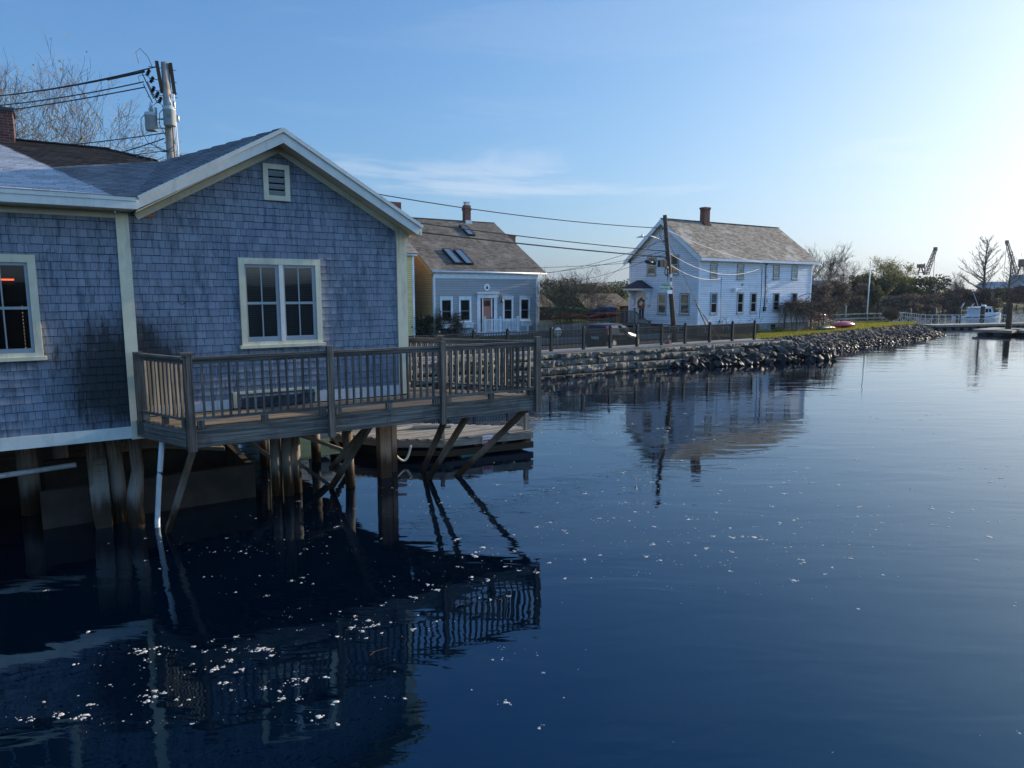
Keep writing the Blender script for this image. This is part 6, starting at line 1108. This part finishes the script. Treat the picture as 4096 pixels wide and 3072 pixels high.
# ================================================================== FAR SHORE
def vis(u, vb, vt, dist): return abs(vb-vt)*dist/FPX*1.0
FB = [  # kind, u, dist, top v, width factor, seed
 ('bare', 3262, 126, 966, .60, 41, 'slender bare tree just right of the white house'), ('bare', 3318, 135, 972, .85, 42, 'tall bare tree with fine upright twigs, second from the white house'), ('bare', 3372, 140, 985, 1.1, 43, 'broad bare tree with a wide rounded crown beyond the pier'),
 ('pale', 3520, 165, 1026, 1.25, 44, 'pale budding tree rising behind the evergreens near the flagpole'), ('pale', 3600, 168, 1048, 1.1, 45, 'lower pale budding tree to the right of its taller neighbour'),
 ('bare', 3812, 150, 1085, .8, 46, 'small bare tree between the two cranes'), ('larch', 3932, 150, 962, 1.02, 47, 'great bare tree standing alone against the bright sky'), ('larch', 4034, 168, 1010, .42, 48, 'thin straight bare tree by the rail fence'), ('bare', 4100, 165, 985, .9, 49, 'bare tree cut by the right edge of the picture'), ('bare', 3225, 150, 1000, .6, 50, 'faint bare tree top over the roof corner of the white house')]
for kind, u, dist, vt, wf, sd, lb in FB:
    p = far(u, dist, 2.1); p.z = fz(p.x, p.y)-.1; hgt = (1170-vt)*dist/FPX/.99+HC-p.z
    if kind == 'larch': put_tree('bare_tree', lb, 'tree', p, dict(seed=sd, h=hgt, w=hgt*wf, rmin=.025), grp='trees on the far shore'); continue
    put_tree('bare_tree' if kind == 'bare' else 'budding_tree', lb, 'tree', p, dict(seed=sd, h=hgt, rmin=.021, spread=.75*wf+.25, leaves=0 if kind == 'bare' else 3000, leafsize=.28, dens=.95, up=.32, thick=.9), 'yelleaf', 'trees on the far shore')
FD = [(3285, 118, 1120, 4.67, 'brush', 'twiggy brown thicket under the first bare trees'), (3345, 124, 1114, 5.95, 'brush', 'dark twiggy thicket under the broad bare tree'), (3405, 128, 1127, 5.1, 'brush', 'brown thicket left of the flagpole'), (3455, 134, 1100, 4.67, 'evergreen', 'dark green tree just left of the flagpole'), (3515, 140, 1081, 7.65, 'evergreen', 'big dark evergreen right of the flagpole'), (3575, 146, 1098, 6.8, 'evergreen', 'dark evergreen behind the bare bush on the pier'), (3640, 150, 1095, 6.38, 'yelleaf', 'sunlit yellow green tree among the evergreens'),
      (3715, 152, 1098, 7.22, 'evergreen', 'dark rounded evergreen under the left crane'), (3600, 130, 1172, 7.65, 'brush', 'low brown thicket in front of the evergreens'), (3680, 140, 1172, 6.8, 'brush', 'brown thicket below the yellow green tree'), (3775, 150, 1160, 6.8, 'brush', 'brown thicket right of the rounded evergreen'), (3830, 156, 1147, 5.95, 'brush', 'greyish thicket around the small bare tree'), (3885, 154, 1150, 6.8, 'brush', 'dark thicket left of the great bare tree'), (3940, 148, 1150, 5.95, 'brush', 'dark thicket at the foot of the great bare tree'), (3985, 170, 1146, 5.1, 'evergreen', 'small dark evergreen right of the great bare tree'), (4050, 185, 1140, 6.8, 'redbush', 'reddish shrub row by the far pale building'), (4000, 200, 1150, 6.8, 'redbush', 'reddish shrub left of the far pale building')]
for k, (u, dist, vt, w, mt, lb) in enumerate(FD):
    p = far(u, dist, 2.0); p.z = fz(p.x, p.y)-.1; hgt = max(2.0, (1170-vt)*dist/FPX+HC-p.z); dense('dense_tree' if mt in ('evergreen', 'yelleaf') else 'thicket', lb, p, 60+k, hgt, w, mt, 3400, .42 if mt != 'brush' else .30, 'trees on the far shore', 'tree' if mt in ('evergreen', 'yelleaf') else 'thicket', .02)
# woods behind the sheds
for k, (x, y, hgt, w, mt, lb) in enumerate(((62, 82, 4.4, 12, 'brush', 'brown wood behind the sheds, left part'), (72, 84, 5.2, 11, 'evergreen', 'dark tree behind the sheds beside the white house'), (56, 86, 4.2, 11, 'yelleaf', 'yellow green tree glimpsed behind the budding bush'), (67, 90, 5.6, 10, 'brush', 'twiggy grey tree between the sheds and the white house'), (48, 84, 5.0, 12, 'brush', 'brown wood behind the blue grey house corner'))): dense('dense_tree', lb, (x, y, 1.0), 90+k, hgt, w, mt, 2600, .30, 'wood behind the sheds')
# dark scrub on the far bank
rr = random.Random(12); b = MB()
for k in range(15000):
    x = 92+rr.random()**1.3*150; y = rr.uniform(76.6, 85); z = fz(x, y)+abs(rr.gauss(0, .55))
    if x > 178 and rr.random() < .85: continue
    q = V((x, y, z)); a = V((rr.uniform(-1, 1), rr.uniform(-1, 1), rr.uniform(-1, 1))).normalized()*rr.uniform(.08, .3); e = V((a.y, -a.x, a.z*.4)); b.add([q-a, q+e*.5, q+a, q-e*.5], [(0, 1, 2, 3)], None, rr.random())
o = b.build('bank_scrub', m['brush']); tag(o, 'dark leafless scrub covering the far bank', 'scrub'); o['kind'] = 'stuff'
def crane(u0, v0, u1, v1, dist, label, mt):
    t = thing('dockyard_crane', label, 'crane', 'dockyard cranes beyond the far shore')
    def P(u, v): r = _ray(u, v); k = dist/V((r.x, r.y, 0)).dot(_F0); return V((0, 0, HC))+r*k
    a, c = P(u0, v0), P(u1, v1); d = (c-a).normalized(); s = V((0, 0, 1)).cross(d).normalized() if abs(d.z) < .95 else _R; s = _R-d*_R.dot(d); s.normalize(); f = d.cross(s); b = MB(); w0, w1 = 2.3, 1.2; n_ = 13
    for sx in (-1, 1):
        for sf in (-1, 1): b.bar(a+(s*sx+f*sf)*w0/2, c+(s*sx+f*sf)*w1/2, .32, .32)
    for k in range(n_):
        p, q = a.lerp(c, k/n_), a.lerp(c, (k+1)/n_); w = w0+(w1-w0)*k/n_; sg = 1 if k % 2 else -1
        for sf in (-1, 1): b.bar(p+(s*sg+f*sf)*w/2, q+(s*-sg+f*sf)*w/2, .2, .2); b.bar(p+(s+f*sf)*w/2, p+(s*-1+f*sf)*w/2, .2, .2)
    b.build('jib', m[mt], t); e = MB(); e.box(c, (1.7, 1.7, 2.2)); e.build('jib_head', m[mt], t); g = MB(); g.tube([c, V((c.x, c.y, a.z-2))], .14, 4); g.build('hoist_rope', m['wire'], t)
    return t, a, P
t, a, P = crane(3704, 1098, 3742, 996, 420, 'distant dark lattice crane with its own gantry tower, left of the great bare tree', 'rust')
b = MB(); 
for (ua, ub) in ((3672, 3680), (3696, 3686)): b.bar(P(ua, 1100), P(ub, 1068), .6, .6)
b.bar(P(3674, 1090), P(3692, 1090), .4, .4); b.box(P(3683, 1064), (3.0, 3.0, 2.2)); b.bar(P(3675, 1071), P(3696, 1071), .8, .4); b.bar(P(3699, 1100), P(3699, 1053), .4, .4); b.build('gantry_tower', m['rust'], t); base(t, V((a.x, a.y, 0)))
t, a, P = crane(4064, 1098, 4028, 968, 460, 'distant rusty lattice crane leaning left at the right edge', 'rust'); b = MB(); b.bar(P(4070, 1096), P(4088, 1050), .7, .7); b.bar(P(4100, 1096), P(4094, 1050), .7, .7); b.box(P(4092, 1052), (4, 4, 5)); b.build('gantry_tower', m['rust'], t); base(t, V((a.x, a.y, 0)))
t = thing('dockyard_building', 'big grey blue dockyard building below the rusty crane', 'building'); c = far(4108, 460); b = MB(); rz = M3.Rotation(-YAW, 3, 'Z'); b.box(c+V((0, 0, 6)), (17, 10, 18), rz); b.build('wall', m['fargrey'], t); b = MB(); b.box(c+V((0, 0, 15.2)), (17.6, 11, .8), rz); b.box(c+_R*3+V((0, 0, 16.8)), (7, 7, 2.6), rz); b.build('roof', m['fargrey'], t); base(t, c)
t = thing('far_building', 'low pale flat roofed building on the far lawn at the right edge', 'building'); c = far(4090, 200, 0); c.z = fz(c.x, c.y); b = MB(); b.box(c+V((0, 0, 1.0)), (9, 5, 2.6), rz); w_ = b.build('wall', m['farwhite'], t); b = MB(); b.box(c+V((0, 0, 2.42)), (9.8, 5.8, .25), rz); b.build('roof', m['alu'], t)
for k in range(3): b = MB(); b.box(c+_R*(-2.6+k*2.4)-_F0*2.52+V((0, 0, 1.0)), (.8, .08, .7), rz); b.build('window', m['darkroom'], t)
base(t, c)
for k, (u, w, hh_, dist, lb) in enumerate(((3283, 9, 3.6, 190, 'pale house half hidden by the first bare trees'), (3430, 4.5, 3.2, 185, 'small pale house seen between thickets left of the flagpole'), (3972, 9, 4.2, 260, 'pale far house right of the great bare tree'))):
    t = thing('far_house', lb, 'house', 'houses beyond the far shore'); c = far(u, dist, 0); c.z = fz(c.x, c.y); b = MB(); b.box(c+V((0, 0, hh_/2)), (w, 5, hh_), rz); b.build('wall', m['farwhite'], t); b = MB(); e1, e2 = _R*(w/2+.3), _F0*2.8; zt = V((0, 0, hh_)); b.poly([c-e1-e2+zt, c-e1+e2+zt, c-e1+zt+V((0, 0, 1.3))], e1*2); b.build('roof', m['fargrey'], t)
    for j in range(2): b = MB(); b.box(c+_R*(-w*.25+j*w*.45)-_F0*2.52+V((0, 0, hh_*.55)), (.9, .08, 1.1), rz); b.build('window', m['darkroom'], t)
    base(t, c)
t = thing('rail_fence', 'dark post and rail fence along the far lawn at the right', 'fence'); b = MB(); r_ = MB(); pts = [far(3630+k*34, 182 if k < 9 else 178, 0) for k in range(15)]
for q in pts: q.z = fz(q.x, q.y); b.box(q+V((0, 0, .5)), (.22, .22, 1.2))
for p, q in zip(pts, pts[1:]): r_.bar(p+V((0, 0, .85)), q+V((0, 0, .85)), .10, .14); r_.bar(p+V((0, 0, .4)), q+V((0, 0, .4)), .1, .14)
b.build('post', m['darkpole'], t); r_.build('rail', m['darkpole'], t); base(t, pts[0])
for k, (u, vt, dist, lb) in enumerate(((3586, 1086, 150, 'thin grey utility pole with a crossarm among the evergreens'), (3740, 1135, 148, 'short grey pole standing in the far thickets'))):
    t = thing('far_pole', lb, 'utility pole', 'poles on the far shore'); p = far(u, dist, 0); p.z = fz(p.x, p.y); top = (1170-vt)*dist/FPX+HC; b = MB(); b.tube([p, V((p.x, p.y, top))], [.17, .12], 8); b.build('pole', m['polewood'], t, True); b = MB(); b.bar(V((p.x, p.y, top-.4))-_R*.9, V((p.x, p.y, top-.4))+_R*.9, .12, .14); b.build('crossarm', m['polewood'], t); base(t, p)
t = thing('notice_board', 'small white notice board in the far thickets', 'sign'); p = far(3655, 142, 0); p.z = fz(p.x, p.y); b = MB(); b.box(p+V((0, 0, 1.9)), (.7, .06, .8), rz); b.build('board', m['signwhite'], t); b = MB(); b.box(p+V((0, 0, .8)), (.1, .1, 1.8), rz); b.build('post', m['wood'], t); base(t, p)

# ================================================================== FOAM ON THE WATER
rr = random.Random(21); b = MB()
def fleck(c, r):
    r *= 1.0
    n_ = rr.randint(6, 9); el = rr.uniform(1.0, 1.9); an = rr.uniform(-.6, .3)-YAW; ca, sa = math.cos(an), math.sin(an); vs = [c+V((0, 0, r*.16+.003))]; rads = [rr.uniform(.6, 1.2) for _ in range(n_)]
    for k in range(n_): th = 6.283*k/n_; x, y = math.cos(th)*r*rads[k]*el, math.sin(th)*r*rads[k]; vs.append(c+V((x*ca-y*sa, x*sa+y*ca, -.004)))
    vs2 = [c+(p-c)*.62+V((0, 0, r*.14+.004)) for p in vs[1:]]; vs = [vs[0]]+vs2+vs[1:]; N_ = n_
    fs = [(0, 1+k, 1+(k+1) % N_) for k in range(N_)]+[(1+k, 1+N_+k, 1+N_+(k+1) % N_, 1+(k+1) % N_) for k in range(N_)]; b.add(vs, fs, None, rr.random())
def patch(cx, cy, sx, sy, rot, n_, r0, r1):
    pool = []
    while len(pool) < int(n_*.85):              # flecks gather in drifting lines, with a few strays
        x, y = rr.gauss(0, sx), rr.gauss(0, sy); sl = rr.gauss(-.15, .25); sp_ = sx*rr.uniform(.05, .35)
        for j in range(1 if rr.random() < .7 else rr.randint(2, 6)): a_ = rr.gauss(0, sp_); pool.append((x+a_, y+a_*sl+rr.gauss(0, sy*.05)))
    for (x, y) in pool:
        c = V((cx+x*math.cos(rot)-y*math.sin(rot), cy+x*math.sin(rot)+y*math.cos(rot), 0)); r = r0*.8+(min(r1, .036)-r0*.8)*rr.random()**4
        if c.y > 25 or (c.y > 12.2 and c.x < -.5): continue
        fleck(c, r)
        if r > r0+(r1-r0)*.3:
            for j in range(rr.randint(1, 5)): fleck(c+V((rr.gauss(0, r*1.3), rr.gauss(0, r), 0)), r*rr.uniform(.3, .7))
for (u, v, sx, sy, n_, r0, r1) in ((700, 2620, .75, .28, 150, .005, .030), (1500, 2500, .7, .28, 90, .005, .028), (400, 2850, .55, .22, 95, .004, .026), (1000, 2780, .7, .22, 90, .005, .028), (1750, 2350, .6, .5, 70, .006, .03), (1050, 2180, 1.0, .5, 90, .005, .020), (1700, 2010, 1.1, .7, 110, .006, .025), (2400, 2230, 1.5, .8, 130, .008, .042), (2900, 2080, 3.0, 1.4, 230, .010, .06), (3350, 2130, 2.6, 1.2, 170, .010, .06), (3000, 1900, 4, 2.2, 180, .012, .055), (3600, 1950, 4, 2.0, 130, .012, .055), (2600, 1750, 4.5, 2.4, 150, .015, .05), (2150, 2700, .35, .7, 26, .006, .024), (3500, 2900, 1.2, .5, 9, .008, .022), (2500, 1650, 5, 2, 90, .015, .05), (700, 2330, 1.2, .4, 30, .005, .018)):
    c = onZ(u, v, 0); patch(c.x, c.y, sx, sy, -YAW, n_, r0, r1)
o = b.build('sea_foam', m['foam']); tag(o, 'small white foam flecks drifting on the dark water', 'foam'); o['kind'] = 'stuff'
b = MB(); c = onZ(1500, 2610, 0); b.tube([c+V((-.07, -.03, .004)), c+V((0, .01, .006)), c+V((.16, .01, .004))], .004, 5); b.tube([c+V((0, .01, .006)), c+V((-.05, .05, .005))], .003, 5); tag(b.build('floating_twig', m['twig']), 'thin forked twig floating among the foam below the house', 'twig')

# ================================================================== LIGHT, SKY, CAMERA
EL, DEL = rad(14.0), rad(1.6)
sd = V((math.cos(EL)*math.cos(DEL), -math.cos(EL)*math.sin(DEL), math.sin(EL)))
L = bpy.data.lights.new('sun', 'SUN'); L.energy = 5.0; L.angle = rad(.55); L.color = (1, .86, .68); o = bpy.data.objects.new('sun', L); COL.objects.link(o); o.rotation_euler = sd.to_track_quat('Z', 'Y').to_euler()
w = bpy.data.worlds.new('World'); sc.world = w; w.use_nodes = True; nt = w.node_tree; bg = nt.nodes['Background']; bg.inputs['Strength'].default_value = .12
sky = nt.nodes.new('ShaderNodeTexSky'); sky.sky_type = 'NISHITA'; sky.sun_disc = False; sky.sun_elevation = EL; sky.sun_rotation = rad(90)+DEL; sky.altitude = 0; sky.air_density = 1.0; sky.dust_density = 2.4; sky.ozone_density = 5.0
tc = nt.nodes.new('ShaderNodeTexCoord'); mp = nt.nodes.new('ShaderNodeMapping'); mp.inputs['Scale'].default_value = (1.3, 1.3, 9.0); nt.links.new(tc.outputs['Generated'], mp.inputs[0])
nz = nt.nodes.new('ShaderNodeTexNoise'); nz.inputs['Scale'].default_value = 2.1; nz.inputs['Detail'].default_value = 7; nz.inputs['Roughness'].default_value = .58; nz.inputs['Distortion'].default_value = .5; nt.links.new(mp.outputs[0], nz.inputs['Vector'])
def wm(op, a, b_): n_ = nt.nodes.new('ShaderNodeMath'); n_.operation = op; (nt.links.new(a, n_.inputs[0]) if not isinstance(a, (int, float)) else setattr(n_.inputs[0], 'default_value', a)); (nt.links.new(b_, n_.inputs[1]) if not isinstance(b_, (int, float)) else setattr(n_.inputs[1], 'default_value', b_)); return n_.outputs[0]
def wr(f, a, b_, c=0.0, d=1.0): n_ = nt.nodes.new('ShaderNodeMapRange'); n_.interpolation_type = 'SMOOTHSTEP'; nt.links.new(f, n_.inputs[0]); n_.inputs[1].default_value = a; n_.inputs[2].default_value = b_; n_.inputs[3].default_value = c; n_.inputs[4].default_value = d; return n_.outputs[0]
sp = nt.nodes.new('ShaderNodeSeparateXYZ'); nt.links.new(tc.outputs['Generated'], sp.inputs[0])
cl = wm('MULTIPLY', wr(nz.outputs['Fac'], .50, .68), wm('MULTIPLY', wr(sp.outputs[2], .0, .05), wr(sp.outputs[2], .10, .26, 1.0, .12)))
cl = wm('MULTIPLY', cl, .20)
mx = nt.nodes.new('ShaderNodeMix'); mx.data_type = 'RGBA'; nt.links.new(cl, mx.inputs[0]); nt.links.new(sky.outputs[0], mx.inputs[6]); mx.inputs[7].default_value = (10.5, 8.8, 7.6, 1); wb = nt.nodes.new('ShaderNodeMix'); wb.data_type = 'RGBA'; wb.blend_type = 'MULTIPLY'; wb.inputs[0].default_value = 1; nt.links.new(mx.outputs[2], wb.inputs[6]); wb.inputs[7].default_value = (.77, .985, 1.29, 1)
def vm(op, a, b_, c=None):
    n_ = nt.nodes.new('ShaderNodeVectorMath'); n_.operation = op
    for k_, q_ in enumerate((a, b_, c)):
        if q_ is None: continue
        if isinstance(q_, tuple): n_.inputs[k_].default_value = q_
        else: nt.links.new(q_, n_.inputs[k_])
    return n_.outputs[0]
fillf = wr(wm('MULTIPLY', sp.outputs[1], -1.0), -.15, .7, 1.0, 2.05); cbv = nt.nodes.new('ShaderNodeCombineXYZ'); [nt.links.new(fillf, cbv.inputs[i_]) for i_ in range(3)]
KS, GS = .85*.176, 1.5                          # soft curve on the sky colour: tames the sun side, lifts dim parts
den = vm('MULTIPLY_ADD', wb.outputs[2], (KS, KS, KS), (1, 1, 1)); nt.links.new(vm('MULTIPLY', vm('DIVIDE', vm('MULTIPLY', wb.outputs[2], (GS, GS, GS)), den), cbv.outputs[0]), bg.inputs['Color'])  # sky behind the viewer brightened as added fill for shaded walls
hz = bpy.data.materials.new('haze_air'); hz.use_nodes = True; ht = hz.node_tree
for n_ in list(ht.nodes):
    if n_.type != 'OUTPUT_MATERIAL': ht.nodes.remove(n_)
pv = ht.nodes.new('ShaderNodeVolumePrincipled'); pv.inputs['Color'].default_value = (.80, .88, 1, 1); pv.inputs['Density'].default_value = .00013; pv.inputs['Anisotropy'].default_value = 0; ht.links.new(pv.outputs[0], ht.nodes['Material Output'].inputs['Volume'])
b = MB(); b.b2((-1000, -160, -1.5), (3100, 3100, 78)); struct(b.build('haze', hz), 'stuff')
cam = bpy.data.cameras.new('camera'); cam.lens = 24; cam.sensor_width = 36; cam.clip_end = 5000; cam.clip_start = .1; co = bpy.data.objects.new('camera', cam); COL.objects.link(co); co.location = (0, 0, HC); co.rotation_euler = (rad(90)-PITCH, 0, -YAW); sc.camera = co
sc.view_settings.view_transform = 'Standard'; sc.view_settings.look = 'None'; sc.view_settings.exposure = .68; sc.view_settings.gamma = 1; sc.render.engine = 'CYCLES'
sc.cycles.use_denoising = True; sc.cycles.max_bounces = 7; sc.cycles.transparent_max_bounces = 12; sc.cycles.caustics_reflective = False; sc.cycles.caustics_refractive = False; sc.cycles.sample_clamp_indirect = 6
